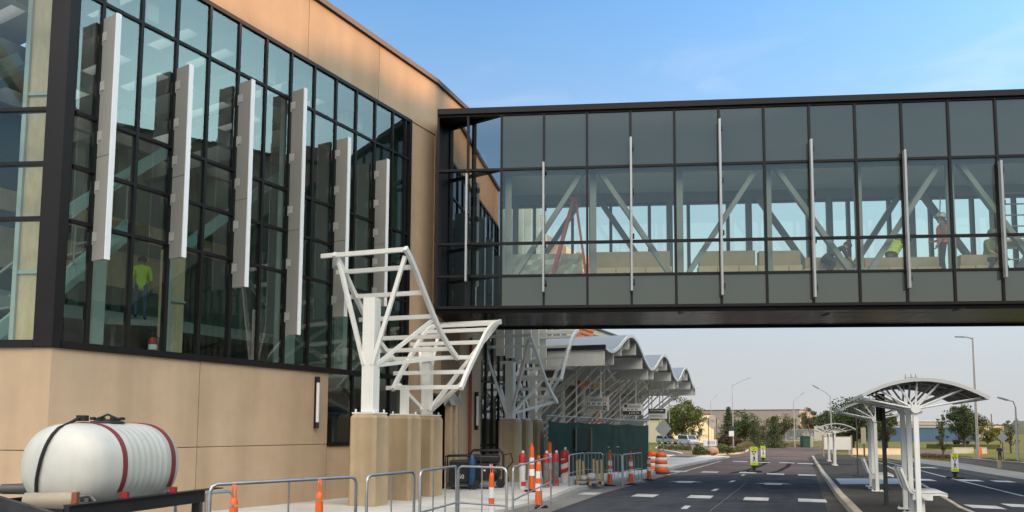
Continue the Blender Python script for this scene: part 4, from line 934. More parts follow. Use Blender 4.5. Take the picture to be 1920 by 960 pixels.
KP = [(0, -LH-.26), (.25, -LH-.255), (.5, -LH-.23), (.7, -LH-.19), (.85, -LH-.135), (.945, -LH-.075), (1.0, -LH+.02), (1.06, -LH+.05)]
b = MB(); pts = [TC0+TA*(-LH+.22)+V((0, 0, RH_+.035)), TC0+TA*(-LH+.12)+V((0, 0, RH_+.05))]
for i in range(15):
    f = i/14; u_, v_ = .02-.36*f-.10*math.sin(f*3.14)*-.5, 1.02-1.95*f; k_ = min(1.06, math.hypot(u_, v_)); pts.append(TC0+TA*interp(k_, [q[0] for q in KP], [q[1] for q in KP])+TS*RW_*u_+V((0, 0, RH_*v_)))
b.tube(pts, .016, 10); b.box(pts[1]+TA*.05, (.09, .08, .06)); b.build('vent_hose', rubber, tk)
zf_ = TC0.z-.335
b = MB()
for k in (-1, 1): b.bar(TC0+TS*k*(RW_+.05)+TA*-1.0+V((0, 0, zf_-TC0.z-.05)), TC0+TS*k*(RW_+.05)+TA*.86+V((0, 0, zf_-TC0.z-.05)), .06, .13)
for x in (-.98, -.3, .4, .83): b.bar(TC0+TS*-(RW_+.02)+TA*x+V((0, 0, zf_-TC0.z-.06)), TC0+TS*(RW_+.02)+TA*x+V((0, 0, zf_-TC0.z-.06)), .06, .10)
b.ob(TC0+TS*(RW_+.01)+TA*-1.0+V((0, 0, zf_-TC0.z+.016)), TA*2.15, TS*.10, (0, 0, .012)); b.build('bed_frame', M('black_frame', (.014, .014, .015), .5, .3, 5), tt)
for x in (-.9, .80):
    for k in (-1, 1): MB().bar(TC0+TS*k*(RW_+.03)+TA*x+V((0, 0, zf_-TC0.z-.1)), V((0, 0, .45-TC0.z))+TC0+TS*k*(RW_+.03)+TA*x, .09, .09).build('frame_leg', blackm, tt)
b = MB()
for k in (-1, 1): b.bar(TC0+TS*k*.5+TA*-1.5+V((0, 0, .5-TC0.z)), TC0+TS*k*.5+TA*1.1+V((0, 0, .5-TC0.z)), .08, .12)
b.bar(TC0+TS*.5+TA*-1.5+V((0, 0, .5-TC0.z)), TC0+TA*-2.6+V((0, 0, .5-TC0.z)), .08, .1); b.bar(TC0+TS*-.5+TA*-1.5+V((0, 0, .5-TC0.z)), TC0+TA*-2.6+V((0, 0, .5-TC0.z)), .08, .1); b.build('chassis', blackm, tt)
for k in (-1, 1):
    w_ = MB().tube([TC0+TS*k*.62+TA*.1+V((0, 0, .38-TC0.z)), TC0+TS*k*.8+TA*.1+V((0, 0, .38-TC0.z))], .33, 24).build('wheel', rubber, tt, bevel=.03)
    MB().tube([TC0+TS*k*.80+TA*.1+V((0, 0, .38-TC0.z)), TC0+TS*k*.81+TA*.1+V((0, 0, .38-TC0.z))], .18, 20).build('rim', galv, w_)
b = MB(); e0 = onp(60, 941, TC0+TA*-.75+TS*.35, (0, 1, 0)); dv = V((1, .25, 0)).normalized(); b.tube([e0-dv*.06, e0+dv*.36], .088, 20); o = b.build('filter_canister', M('canister_tan', (.36, .30, .22), .6, .15, 5), tt)
MB().tube([e0+dv*.362, e0+dv*.385], .078, 20).build('canister_rim', M('rust', (.28, .10, .05), .7), o)
b = MB()
for i in range(9): b.box(e0+dv*(.42+.05*(i % 4))+V((0, .02*i, -.02-.03*(i//3)+rnd.uniform(-.03, .03))), (rnd.uniform(.04, .08), .06, rnd.uniform(.03, .07)))
b.tube([e0+dv*.40+V((0, 0, .04)), e0+dv*.5+V((0, 0, .05)), e0+dv*.62+V((0, 0, -.1))], .02, 8); b.build('pump_fittings', M('grimy_metal', (.15, .14, .13), .5, .5, 12, metal=.4), tt, bevel=.008)
e1 = onp(22, 917, TC0+TA*-.6+TS*-.3, (0, 1, 0)); b = MB(); b.tube([e1-V((.10, 0, 0)), e1+V((.1, .03, 0)), e1+V((.3, .1, 0))], [.05, .055, .05], 16); b.build('drain_pipe', M('grey_pipe', (.08, .08, .075), .5), tt)
b = MB(); e2 = onp(12, 950, TC0+TA*-1.1+TS*.5, (0, 1, 0)); b.bar(e2+V((-.5, 0, .16)), e2+V((.45, .05, -.12)), .07, .10); b.build('tow_bar', M('worn_black', (.03, .03, .035), .4, .5, 9), tt)
MB().box(TC0+TA*-.8+TS*(RW_-.06)+V((0, 0, -.27)), (.05, .05, .12)).build('rusty_tab', M('rust', (.1, .05, .03), .7), tt)

# ================================================================== ISLAND SHELTERS
A0 = ong(1724, 972, .12); A0.z = zg(A0.x, A0.y)+.12
def build_shelter():
    t = thing('bus_shelter', 'nearest white shelter with arched roof and bench on the island', 'shelter', A0, angR, 'white arched shelters on the island')
    Q = lambda lat, s, z: A0+VR*lat+UR*s+V((0, 0, z))
    l0, l1, sA, sB = -.90, 1.17, -.12, 2.9
    zr = lambda lat: 2.62-.36*((lat-.08)/1.09)**2
    la = [l0+(l1-l0)*i/26 for i in range(27)]
    b = MB(); b.smooth = True; vs = []
    for x in la: vs += [Q(x, sA, zr(x)+.02), Q(x, sB, zr(x)+.02), Q(x, sB, zr(x)-.015), Q(x, sA, zr(x)-.015)]
    b.add(vs, [(i*4+k, i*4+(k+1) % 4, i*4+4+(k+1) % 4, i*4+4+k) for i in range(26) for k in range(4)]+[(0, 1, 2, 3), (104, 107, 106, 105)]); b.build('roof_panel', M('shelter_roof', (.07, .055, .048), .45, .2, 2), t)
    for s in (sA-.03, .85, 1.75, sB+.03):
        b = MB(); b.rail([Q(x*1.02, s, zr(x)-.01) for x in la], .05, .065, side=UR); b.build('roof_arch', M('arch_grey', (.50, .50, .48), .45, .08, 3), t)
    for x in (l0, l1): MB().bar(Q(x*1.01, sA, zr(x)-.005), Q(x*1.01, sB, zr(x)-.005), .05, .06).build('edge_trim', white, t)
    b = MB()
    for x in (-.55, .1, .7): b.bar(Q(x, sA, zr(x)-.05), Q(x, sB, zr(x)-.05), .04, .05)
    b.build('purlin', M('shelter_dark_steel', (.10, .09, .085), .5), t)
    for s in (0., .92, 1.75):
        MB().ob(Q(-.045, s-.045, .02), VR*.09, UR*.09, (0, 0, 2.06)).build('post', white, t, bevel=.01)
        b = MB(); b.ob(Q(-.15, s-.11, 0), VR*.30, UR*.22, (0, 0, .025))
        for x in (-.12, .12):
            for y in (-.08, .08): b.tube([Q(x, s+y, .025), Q(x, s+y, .05)], .014, 6)
        b.build('base_plate', white, t)
        MB().tube([Q(0, s-.085, 2.06), Q(0, s+.085, 2.06)], .085, 18).build('hub', white, t)
        for x in (-.93, -.62, -.3, .05, .42, .8, 1.1): MB().tube([Q(0, s, 2.06), Q(x, s, zr(x)-.04)], .020, 8).build('roof_strut', white, t)
    b = MB()
    for x in (-.08, 0.02, .1): b.tube([Q(x, .5, zr(0)), Q(x, .5, zr(0)+.14)], .008, 6)
    b.bar(Q(-.1, .5, zr(0)+.07), Q(.14, .5, zr(0)+.08), .012, .012); b.build('roof_antenna', galv, t)
    return t
sh = build_shelter()
def gz(px_, py_, dz=.12): q = ong(px_, py_, dz); return q
s2_ = dup(sh, gz(1645, 921), angR, 'second white arched shelter on the island, overlapped by the nearest one')
dup(sh, gz(1567, 873), angR, 'small far white arched shelter in front of the blank notice board', .95); dup(sh, gz(1556, 865), angR, 'farthest white arched shelter at the tip of the island', .95)
def build_bench(O):
    t = thing('bench', 'white perforated metal bench fixed to the nearest shelter post', 'bench', O, angR, 'white benches at the shelters')
    Q = lambda lat, s, z: O+VR*lat+UR*s+V((0, 0, z))
    pts = [(-.36, .93), (-.33, .86), (-.29, .74), (-.25, .60), (-.20, .50), (-.12, .455), (0, .45), (.15, .46), (.30, .47), (.38, .455), (.41, .43)]
    b = MB(); b.smooth = True; vs = []
    for x, z in pts: vs += [Q(x, 0, z), Q(x, 1.05, z)]
    b.add(vs, [(2*i, 2*i+1, 2*i+3, 2*i+2) for i in range(len(pts)-1)]); o = b.build('seat_shell', M('perforated_white', (.58, .58, .56), .45, .05, 3), t, fix=False)
    m_ = o.modifiers.new('Solid', 'SOLIDIFY'); m_.thickness = .022
    for s in (.0, .52, 1.05):
        b = MB(); b.rail([Q(x-.005, s, z-.025) for x, z in pts], .04, .035, side=UR); b.build('end_bracket', white, t)
    for s in (.1, .95): MB().bar(Q(0, s, 0), Q(0, s, .43), .07, .07, UR).build('leg', white, t)
    b = MB(); b.tube([Q(0, -.1, .40), Q(0, 1.05, .40)], .035, 10); b.ob(Q(-.18, -.02, .33), VR*.34, UR*.05, (0, 0, .09)); b.build('support_beam', white, t)
    return t
bn = build_bench(A0+UR*.16+VR*.10)
dup(bn, s2_.location+UR*.2+VR*.05, angR, 'white metal bench at the second shelter, partly hidden by posts')
# island poles and boards
dk = M('dark_pole', (.05, .052, .05), .5, .15, 6); rust = M('brown_post', (.14, .10, .065), .7, .2, 5)
def pole(name, px_, base, top, lab, r, mat, cat='post', dz=.12, group=None):
    L = ong(px_, base, dz); z1 = aty(px_, top, L.y).z
    t = thing(name, lab, cat, L, 0, group); MB().tube([L, V((L.x, L.y, z1))], r, 10).build('post', mat, t)
    return t, L, z1
t, L, z1 = pole('sign_post', 1662, 949, 738, 'dark steel sign post with an edge-on dark sign in front of the second shelter', .045, dk, 'sign post')
MB().ob(V((L.x-.12, L.y-.05, z1-.62)), (.16, .07, 0), (-.03, .08, 0), (0, 0, .62)).build('sign_plate', blackm, t)
t, L, z1 = pole('sign_post', 1609, 893, 780, 'thin brown grey post standing on the island behind the kerb', .03, M('post_grey', (.13, .12, .11), .6), 'post'); MB().box(L+V((0, 0, .02)), (.3, .3, .04)).build('foot', dk, t)
t, L, z1 = pole('notice_sign', 1621, 858, 799, 'beige sign panel on a brown timber post behind the second shelter', .08, rust, 'sign'); 
c = aty(1619, 817, L.y-.12); MB().box(c, (.45, .05, 1.5)).build('sign_panel', M('beige_sign', (.45, .40, .28), .7), t)
L = ong(1570, 858, .0); t = thing('notice_board', 'large blank white notice board on timber posts at the island tip', 'board', L)
a, c = aty(1545, 843, L.y), aty(1595, 820, L.y); MB().box(((a.x+c.x)/2, L.y, (a.z+c.z)/2), (c.x-a.x, .08, c.z-a.z)).build('board_panel', M('board_white', (.80, .79, .72), .6, .04), t)
for x in (a.x-.05, c.x+.05): MB().box((x, L.y+.02, (L.z+c.z)/2+.1), (.14, .14, c.z-L.z+.2)).build('timber_post', M('board_post', (.42, .30, .2), .8), t)
MB().box(((a.x+c.x)/2, L.y+.05, c.z+.04), (c.x-a.x+.2, .1, .08)).build('board_frame', M('board_post', (.4, .3, .2), .8), t)
L = ong(1538, 853, 0); t = thing('plain_sign', 'square beige sign panel on one thin post near the green utility box', 'sign', L); a, c = aty(1527, 825, L.y), aty(1552, 799, L.y)
MB().box(((a.x+c.x)/2, L.y, (a.z+c.z)/2), (c.x-a.x, .06, c.z-a.z)).build('sign_panel', M('beige_sign2', (.58, .52, .42), .7), t); MB().tube([L, V((L.x, L.y+.08, c.z))], .05, 8).build('post', galv, t)
# in-street crossing signs
yel = M('fluoro_yellow', (.62, .78, .03), .5, .05)
def crosser(px_, base, top, lab):
    L = ong(px_, base, .01); h_ = aty(px_, top, L.y).z-L.z; t = thing('crossing_sign', lab, 'road sign', L, 0, 'yellow in-street crossing signs'); k = h_/1.2; w = .17*k
    MB().box(L+V((0, 0, .035*k)), (.62*k, .5*k, .07*k)).build('rubber_base', rubber, t, bevel=.02)
    b = MB(); b.prism([L+V((-.05*k, -.03, .07*k)), L+V((.05*k, -.03, .07*k)), L+V((.06*k, -.03, .18*k)), L+V((w, -.03, .33*k)), L+V((-w, -.03, .33*k)), L+V((-.06*k, -.03, .18*k))], (0, .06, 0)); b.build('flex_stem', blackm, t)
    MB().box(L+V((0, 0, .765*k)), (2*w, .05, .87*k)).build('panel', signw, t)
    MB().box(L+V((0, -.027, 1.11*k)), (2*w+.004, .012, .19*k)).build('yellow_header', yel, t); MB().box(L+V((0, -.027, .40*k)), (2*w+.004, .012, .15*k)).build('yellow_footer', yel, t)
    y = L.y-.028
    b = MB(); X = lambda x, z: V((L.x+x*k, y, L.z+z*k)); tri = lambda r, zc_, o: b.prism([X(-r, zc_+r*.58)+V((0, o, 0)), X(r, zc_+r*.58)+V((0, o, 0)), X(0, zc_-r*1.15)+V((0, o, 0))], (0, .004, 0))
    tri(.125, .93, 0); b.build('yield_triangle', M('yield_dark', (.16, .02, .02), .5), t); b = MB(); tri(.062, .93, -.004); b.build('triangle_centre', signw, t)
    b = MB(); b.sphere(X(0, .755), (.026*k, .004, .026*k), 8); b.bar(X(0, .725), X(.01, .62), .055*k, .006, (0, 1, 0)); b.bar(X(.0, .625), X(-.06, .50), .03*k, .006, (0, 1, 0)); b.bar(X(.01, .625), X(.06, .50), .03*k, .006, (0, 1, 0)); b.bar(X(.0, .71), X(-.07, .64), .02*k, .006, (0, 1, 0)); b.bar(X(.01, .71), X(.07, .65), .02*k, .006, (0, 1, 0)); b.build('walker_symbol', blackm, t)
    txt('STATE\nLAW', X(0, 1.12)+V((0, -.006, 0)), (1, 0, 0), (0, 0, 1), .05*k, 'lettering', blackm, t); txt('WITHIN\nCROSSWALK', X(0, .41)+V((0, -.006, 0)), (1, 0, 0), (0, 0, 1), .03*k, 'lettering', blackm, t)
crosser(1414, 885, 838, 'yellow in-street crossing sign nearer the middle of the left road'); crosser(1431, 866, 836, 'yellow in-street crossing sign farther down the left road'); crosser(1791, 897, 850, 'yellow in-street crossing sign on the right hand road')
# street lamps
lampm = M('lamp_grey', (.40, .41, .42), .45, .08, 4, metal=.4)
def lamp(px_, base, ptop, arm, lab, dz=.1, r=.10, Y=None):
    L = ong(px_, base, dz) if Y is None else aty(px_, base, Y)
    top = aty(px_, ptop, L.y); top = V((L.x, L.y, top.z)); t = thing('street_lamp', lab, 'street lamp', L, 0, 'tall grey street lamps')
    b = MB(); b.tube([L, L.lerp(top, .5), top], [r, r*.8, r*.55], 12); b.tube([L, L+V((0, 0, .12))], r*2, 12); b.build('pole', lampm, t)
    pts = [aty(x, y, L.y) for x, y in arm]; b = MB(); b.tube([top-V((0, 0, .1))]+pts, r*.42, 8); b.build('arm', lampm, t)
    e, p = pts[-1], pts[-2]; dv = (e-p).normalized(); b = MB(); b.prism([e-dv*.05+V((0, -.16, -.05)), e+dv*.75+V((0, -.10, -.02)), e+dv*.75+V((0, .10, -.02)), e-dv*.05+V((0, .16, -.05))], (0, 0, .1)); b.build('lamp_head', lampm, t)
lamp(1375, 838, 722, [(1391, 714), (1400, 711)], 'tall street lamp with two small signs beside the evergreen trees'); lamp(1490, 838, 752, [(1497, 744), (1502, 740)], 'street lamp beside the green utility box, arm to one side over the road')
lamp(1560, 852, 742, [(1546, 734), (1534, 728)], 'street lamp rising behind the farthest shelters', dz=0); lamp(1334, 830, 752, [(1338, 746), (1341, 744)], 'faint far street lamp above the diamond sign', r=.09, dz=0)
lamp(1834, 862, 633, [(1812, 632), (1806, 632)], 'very tall grey street lamp standing behind the low wall', dz=.1, r=.13); lamp(1909, 868, 762, [(1900, 753), (1888, 750)], 'short street lamp with curved arm at the edge of the road beyond the person', dz=.1, r=.1)
for x, y0, y1, lab in ((1461, 828, 778, 'thin white pole first of three by the far fence'), (1467.5, 827, 786, 'thin white pole in the middle of three by the far fence'), (1474.5, 828, 785, 'thin white pole last of three by the far fence'), (1512, 826, 772, 'thin grey pole right of the green utility box'), (1861, 828, 776, 'wooden utility pole beyond the yellowish tree'), (1909, 830, 785, 'wooden utility pole before the dark hill')):
    pole('thin_pole', x, y0, y1, lab, .13, signw if x < 1500 else rust, 'pole', 0, 'thin poles in the distance')
# signs on lamp and small signs
L = ong(1375, 838, .1)
for (y0, y1, w, m_, nm, lb) in ((799, 807, .9, M('dark_sign', (.04, .04, .04), .5), 'lamp_sign', 'dark square sign fixed on the street lamp above a white one'), (808, 818, .85, signw, 'lamp_sign', 'white square sign fixed on the street lamp below a dark one')):
    a, c = aty(1371.5, y1, L.y-.2), aty(1371.5, y0, L.y-.2); o = MB().box(((a+c)/2), (w, .05, c.z-a.z)).build(nm, m_); tag(o, lb, 'sign')
t, L, z1 = pole('small_sign', 1402, 832, 808, 'small white sign on a post before the pine trees', .05, galv, 'sign', .1); MB().box((L.x, L.y-.08, z1-.45), (.75, .04, .95)).build('sign_panel', signw, t)
L = ong(1335, 851, .1); t = thing('diamond_sign', 'back of a large tan diamond warning sign on two dark posts behind the boulder', 'sign', L); c = aty(1335.5, 790.5, L.y); rr0 = (1350-1322)/2/1400*L.y
b = MB(); b.prism([c+V((rr0, 0, 0)), c+V((0, 0, rr0*1.06)), c+V((-rr0, 0, 0)), c+V((0, 0, -rr0*1.06))], (0, .04, 0)); b.build('sign_plate', M('sign_back_tan', (.52, .44, .37), .6, .05), t)
for x in (-.16, .17):
    q = V((c.x+x*L.y/30, L.y-.05, 0)); MB().tube([V((q.x, q.y, L.z)), V((q.x, q.y, c.z+rr0*.5))], .04, 8).build('post', dk, t)
txt('TSI', c+V((0, -.01, -.05)), (1, 0, 0), (0, 0, 1), .22, 'lettering', M('faded_brown', (.22, .15, .10), .6), t)
L = ong(1240, 872, .13); t = thing('diamond_sign', 'grey back of a diamond sign on a thin post beside the traffic drums', 'sign', L); c = aty(1244, 803, L.y); b = MB(); r0_ = .42; b.prism([c+V((r0_, 0, 0)), c+V((0, 0, r0_*1.3)), c+V((-r0_, 0, 0)), c+V((0, 0, -r0_*1.3))], (0, .03, 0)); b.build('sign_plate', M('sign_back_grey', (.30, .32, .33), .4, .05), t); MB().tube([V((c.x, c.y+.06, L.z)), V((c.x, c.y+.06, c.z+.5))], .035, 8).build('post', galv, t)
L = ong(1878, 862, .0); t = thing('diamond_sign', 'pale grey back of a diamond sign beyond the standing person', 'sign', L); c = aty(1880, 820, L.y); r0_ = .55; b = MB(); b.prism([c+V((r0_, 0, 0)), c+V((0, 0, r0_)), c+V((-r0_, 0, 0)), c+V((0, 0, -r0_))], (0, .03, 0)); b.build('sign_plate', M('sign_back_pale', (.42, .45, .48), .4), t); MB().tube([V((c.x, c.y+.06, L.z)), V((c.x, c.y+.06, c.z+.4))], .045, 8).build('post', dk, t)
L = ong(1332, 838, .05); t = thing('monument_sign', 'low white monument sign with faded blue lettering behind the diamond sign', 'sign', L); a, c = aty(1319, 836, L.y), aty(1345, 824, L.y); MB().box((a+c)/2, (c.x-a.x, .3, c.z-a.z)).build('sign_body', signw, t)
b = MB()
for i in range(4): b.box(V((a.x+(c.x-a.x)*(.3+.15*i), L.y-.16, (a.z+c.z)/2)), (.16, .02, .5))
b.build('lettering', M('faded_blue', (.22, .28, .45), .6), t)
# low walls, barriers, utility box
wallm = M('low_wall', (.30, .24, .20), .9, .1, 2, .2); barm = M('pale_barrier', (.62, .54, .40), .9, .1, 1)
def lowwall(p1, p2, top, lab, m_, th=.4, name='low_wall', cat='wall', dz=.1):
    a, c = ong(*p1, dz), ong(*p2, dz); z1 = onp(p1[0], top, a, (0, 1, 0)).z; dv = (c-a); nn = V((-dv.y, dv.x, 0)).normalized()
    t = thing(name, lab, cat, (a+c)/2); b = MB(); hh = z1-a.z
    b.prism([a, c, c+nn*th, a+nn*th], (0, 0, hh-.06)); b.build('wall_body', m_, t, bevel=.01)
    b = MB(); b.prism([a-nn*.03+V((0, 0, hh-.06)), c-nn*.03+V((0, 0, hh-.06)), c+nn*(th+.03)+V((0, 0, hh-.06)), a+nn*(th+.03)+V((0, 0, hh-.06))], (0, 0, .06)); b.build('wall_cap', m_, t); return t
lowwall((1798, 868), (1870, 877.5), 857, 'low grey brown wall ending at the gap where the person stands', wallm); lowwall((1878, 879.5), (1935, 886), 864, 'low grey brown wall running out of the picture beyond the gap', wallm)
lowwall((1597, 853), (1689, 853), 840, 'long pale concrete barrier behind the second shelter', barm, name='concrete_barrier', cat='barrier', dz=0); lowwall((1789, 850.5), (1826, 850.5), 839, 'pale concrete barrier under the parked utility cart', barm, name='concrete_barrier', cat='barrier', dz=0); lowwall((1834, 851), (1851, 851), 839, 'short pale concrete block beside the orange barrier', barm, name='concrete_barrier', cat='barrier', dz=0)
L = ong(1838, 853, 0); t = thing('orange_barrier', 'orange plastic barrier panel leaning by the concrete blocks', 'barrier', L); h_ = 15/1400*L.y; b = MB(); b.prism([L+V((-.35, 0, 0)), L+V((.35, 0, 0)), L+V((.22, .05, h_)), L+V((-.25, .05, h_))], (0, .18, 0)); b.build('panel', orange, t, bevel=.03); b = MB(); b.box(L+V((0, .08, .06)), (.9, .5, .12)); b.build('foot', orange, t)
L = ong(1512, 839, 0); t = thing('utility_box', 'dark green utility box with a pale side on the far verge', 'utility box', L); k = L.y/1400; MB().box(L+V((-2*k, 0, 10*k)), (13*k, 1.6, 20*k)).build('cabinet', M('box_green', (.03, .075, .05), .5), t, bevel=.05); MB().box(L+V((8*k, .4, 10.5*k)), (6*k, 1.6, 21*k)).build('side_cabinet', M('box_beige', (.42, .40, .28), .6), t, bevel=.05); MB().box(L+V((-2*k, 0, 20.6*k)), (14*k, 1.8, 1.2*k)).build('lid', M('box_green', (.03, .075, .05), .5), t)
# boulder
L = ong(1337, 853, .12); t = MB(); t.sphere(L+V((0, 0, .35)), (.55, .42, .42), 14)
for i, v in enumerate(t.v): d = v-L; v += d.normalized()*.16*mn.noise(d*2.1+V((5, 1, 2)))
for i in range(len(t.sm)): t.sm[i] = False
bo = t.build('boulder', M('red_granite', (.42, .24, .16), .85, .25, 5, .4)); tag(bo, 'reddish granite boulder in the planting bed below the diamond sign', 'boulder'); k = L.y/40; bo.scale = (1, 1, 1)

# ================================================================== VEGETATION
def leafcloud(b, c, n, sp, ls, rn, flat=1.):
    for i in range(n):
        while True:
            d = V((rn.uniform(-1, 1), rn.uniform(-1, 1), rn.uniform(-1, 1)))
            if d.length < 1: break
        d = d*(.55+.45*d.length)
        p = c+V((d.x*sp, d.y*sp, d.z*sp*flat)); u = V((rn.gauss(0, 1), rn.gauss(0, 1), rn.gauss(0, .7))).normalized(); w = u.orthogonal().normalized(); w = Matrix.Rotation(rn.uniform(0, 6.28), 3, u) @ w; l = ls*rn.uniform(.6, 1.3); x = u.cross(w)
        b.add([p-w*l*.5, p+x*l*.28, p+w*l*.5, p-x*l*.28], [(0, 1, 2, 3)])
LM = {'dark': leafmat('leaf_dark', (.016, .034, .009), (.10, .14, .032)), 'mid': leafmat('leaf_mid', (.022, .042, .010), (.17, .20, .04)), 'yel': leafmat('leaf_yellow', (.06, .075, .012), (.25, .23, .05)), 'olive': leafmat('leaf_olive', (.04, .05, .02), (.17, .165, .06)), 'pine': leafmat('leaf_pine', (.016, .034, .012), (.11, .14, .04)), 'rust': leafmat('leaf_rust', (.05, .030, .012), (.17, .10, .045)), 'straw': leafmat('leaf_straw', (.16, .12, .05), (.42, .32, .17))}
def tree(px_, base, top, wpx, kind, lab, sort='round', trunk=.3, seed=1, nl=2600, sub=30, Y=None, dz=.0, name=None, lean=0):
    nl = int(nl*1.7); rn = random.Random(seed); L = ong(px_, base, dz) if Y is None else aty(px_, base, Y); k = L.y/1400; h_ = (base-top)*k; w = wpx*k/2
    t = thing(name or ('pine_tree' if sort == 'cone' else 'tree'), lab, 'tree', L)
    tr = MB(); H = h_
    tr.tube([L, L+V((.02*h_*rn.uniform(-1, 1), 0, h_*trunk)), L+V((.03*h_*rn.uniform(-1, 1), 0, h_*.7))], [h_*.028, h_*.02, h_*.008], 8)
    cr = MB()
    if sort == 'cone':
        lev = 15
        for i in range(lev):
            f = i/(lev-1); z = h_*(.06+.92*f); R = w*(1-f)**.8*rn.uniform(.8, 1.12)+w*.05; m_ = max(4, int(11*(1-f)+4))
            for j in range(m_):
                a = 6.28*(j/m_+rn.random()*.1); rr_ = R*rn.uniform(.6, 1.05)
                for q in (.35, .65, .95):
                    c = L+V((math.cos(a)*rr_*q, math.sin(a)*rr_*q, z-q*rr_*.22+rn.uniform(-.02, .02)*h_)); leafcloud(cr, c, max(3, nl//(lev*24)), w*.16, h_*.035, rn, .7)
    else:
        cents = []
        for i in range(sub):
            while True:
                d = V((rn.uniform(-1, 1), rn.uniform(-1, 1), rn.uniform(-1, 1)))
                if .35 < d.length < 1: break
            bot = trunk*.75; zc_ = h_*(bot+(1-bot)*.5); rz_ = h_*(1-bot)*.44
            q_ = rn.uniform(.8, 1.08); c = L+V((d.x*w*.9*q_, d.y*w*.9, zc_+d.z*rz_*q_)); cents.append(c); tr.tube([L+V((0, 0, h_*trunk*rn.uniform(.7, 1.3))), L.lerp(c, .6)+V((0, 0, h_*.08)), c], [h_*.011, h_*.006, h_*.002], 5)
            leafcloud(cr, c, int(nl/sub*rn.uniform(.5, 1.5)), w*rn.uniform(.17, .40), h_*.045 if h_ > 3 else h_*.06, rn, .75)
    tr.build('trunk', bark, t); cr.build('crown', LM[kind], t, fix=False); return t
def shrub(px_, base, top, wpx, kind, lab, name='shrub', seed=1, nl=900, dz=.14, depth=None, blade=False):
    rn = random.Random(seed); L = ong(px_, base, dz); k = L.y/1400; h_ = (base-top)*k; w = wpx*k/2; dp = (depth or min(w, 1.2)); b = MB()
    for i in range(nl):
        a, r = rn.uniform(0, 6.28), math.sqrt(rn.random()); x, y = math.cos(a)*r*w, math.sin(a)*r*dp; hm = h_*(1-.55*r*r)*(.8+.35*mn.noise(V((x*1.3, y*1.3, seed))))
        if blade:
            p = L+V((x, y, 0)); q = p+V((rn.gauss(0, .18)*h_, rn.gauss(0, .18)*h_, hm)); s = V((.02*h_+.015, 0, 0)); b.add([p-s, p+s, q+s*.2, q-s*.2], [(0, 1, 2, 3)])
        else: leafcloud(b, L+V((x, y, hm*rn.random()**.5)), 1, .05, max(.12, h_*.16), rn)
    return tag(b.build(name, LM[kind], fix=False), lab, 'plant')
tree(1279, 834, 743, 96, 'mid', 'slender yellowish green tree rising beside the end of the canopy', trunk=.3, seed=3, nl=3600, sub=46)
tree(1303, 835, 797, 42, 'dark', 'low dark juniper bush tree right behind the slender yellowish tree', trunk=.1, seed=5, nl=1500, sub=24)
tree(1367, 836, 765, 52, 'pine', 'tallest dark evergreen directly left of the street lamp with signs', 'cone', seed=6, nl=3600); tree(1396, 834, 768, 56, 'dark', 'broad dark tree between the tall evergreen and the pines', trunk=.15, seed=7, nl=2600, sub=36)
tree(1414, 838, 789, 52, 'pine', 'bushy pine tree behind the small white sign', 'cone', seed=8, nl=3200); tree(1452, 840, 782, 58, 'pine', 'bushy pine tree nearest the three white poles', 'cone', seed=9, nl=3600)
tree(1466, 829, 771, 56, 'olive', 'olive leafed tree rising behind the pines', trunk=.25, seed=10, nl=1800, sub=30); tree(1519, 826, 765, 44, 'olive', 'brownish green tree behind the square beige sign', trunk=.25, seed=11, nl=1600, sub=26); tree(1552, 828, 762, 40, 'olive', 'brownish green tree between the beige sign and the big dark tree', trunk=.25, seed=12, nl=1600, sub=26)
tree(1601, 846, 746, 118, 'dark', 'big spreading dark green tree behind the shelters', trunk=.22, seed=13, nl=5200, sub=60); tree(1665, 846, 772, 52, 'dark', 'dark green tree seen between the posts of the nearest shelter', trunk=.25, seed=14, nl=2200, sub=30)
tree(1808, 842, 757, 78, 'dark', 'dark rounded tree behind the very tall street lamp', trunk=.24, seed=15, nl=3600, sub=44); tree(1853, 840, 786, 44, 'yel', 'yellowish green tree next to the dark rounded tree', trunk=.2, seed=16, nl=1800, sub=28)
tree(1769, 864, 800, 26, 'mid', 'thin young tree on the verge before the blue building', trunk=.3, seed=17, nl=700, sub=18, name='young_tree'); tree(1896, 850, 782, 34, 'olive', 'sparse young tree beyond the standing person', trunk=.25, seed=18, nl=500, sub=18, name='young_tree'); tree(1766, 838, 768, 18, 'olive', 'wispy thin tree top above the blue building', trunk=.3, seed=19, nl=200, sub=12, name='young_tree')
for a_ in ((1384, 833, 780, 40, 'dark', 'dark green tree filling the gap between the evergreen and the broad dark tree'), (1432, 836, 784, 46, 'olive', 'olive tree standing between the two bushy pines'), (1493, 827, 788, 42, 'olive', 'low olive tree behind the far parked cars'), (1538, 826, 776, 46, 'olive', 'hazy olive tree just behind the square beige sign post'), (1577, 832, 764, 54, 'dark', 'dark tree behind the blank white notice board'), (1640, 838, 763, 66, 'dark', 'dark tree overlapping the big spreading one behind the second shelter'), (1876, 832, 793, 46, 'olive', 'olive tree beyond the pale diamond sign'), (1830, 834, 795, 36, 'mid', 'small green tree between the dark rounded tree and the yellowish one'), (1253, 832, 778, 50, 'mid', 'green tree half hidden behind the end of the wave canopy')):
    tree(*a_, trunk=.14, seed=60+a_[0] % 37, nl=1500, sub=28)
for i in range(6): shrub(1240+i*10, 843+i*.5, 831, 14, 'mid', ['first clipped bush of the hedge beside the canopy end', 'second clipped bush of the hedge, under the sign post', 'third clipped bush of the hedge, before the parked van', 'fourth clipped bush of the hedge, before the white van', 'fifth clipped bush of the hedge, behind the tree trunk', 'last clipped bush of the hedge, before the round shrub'][i], 'hedge_bush', 30+i, 500)
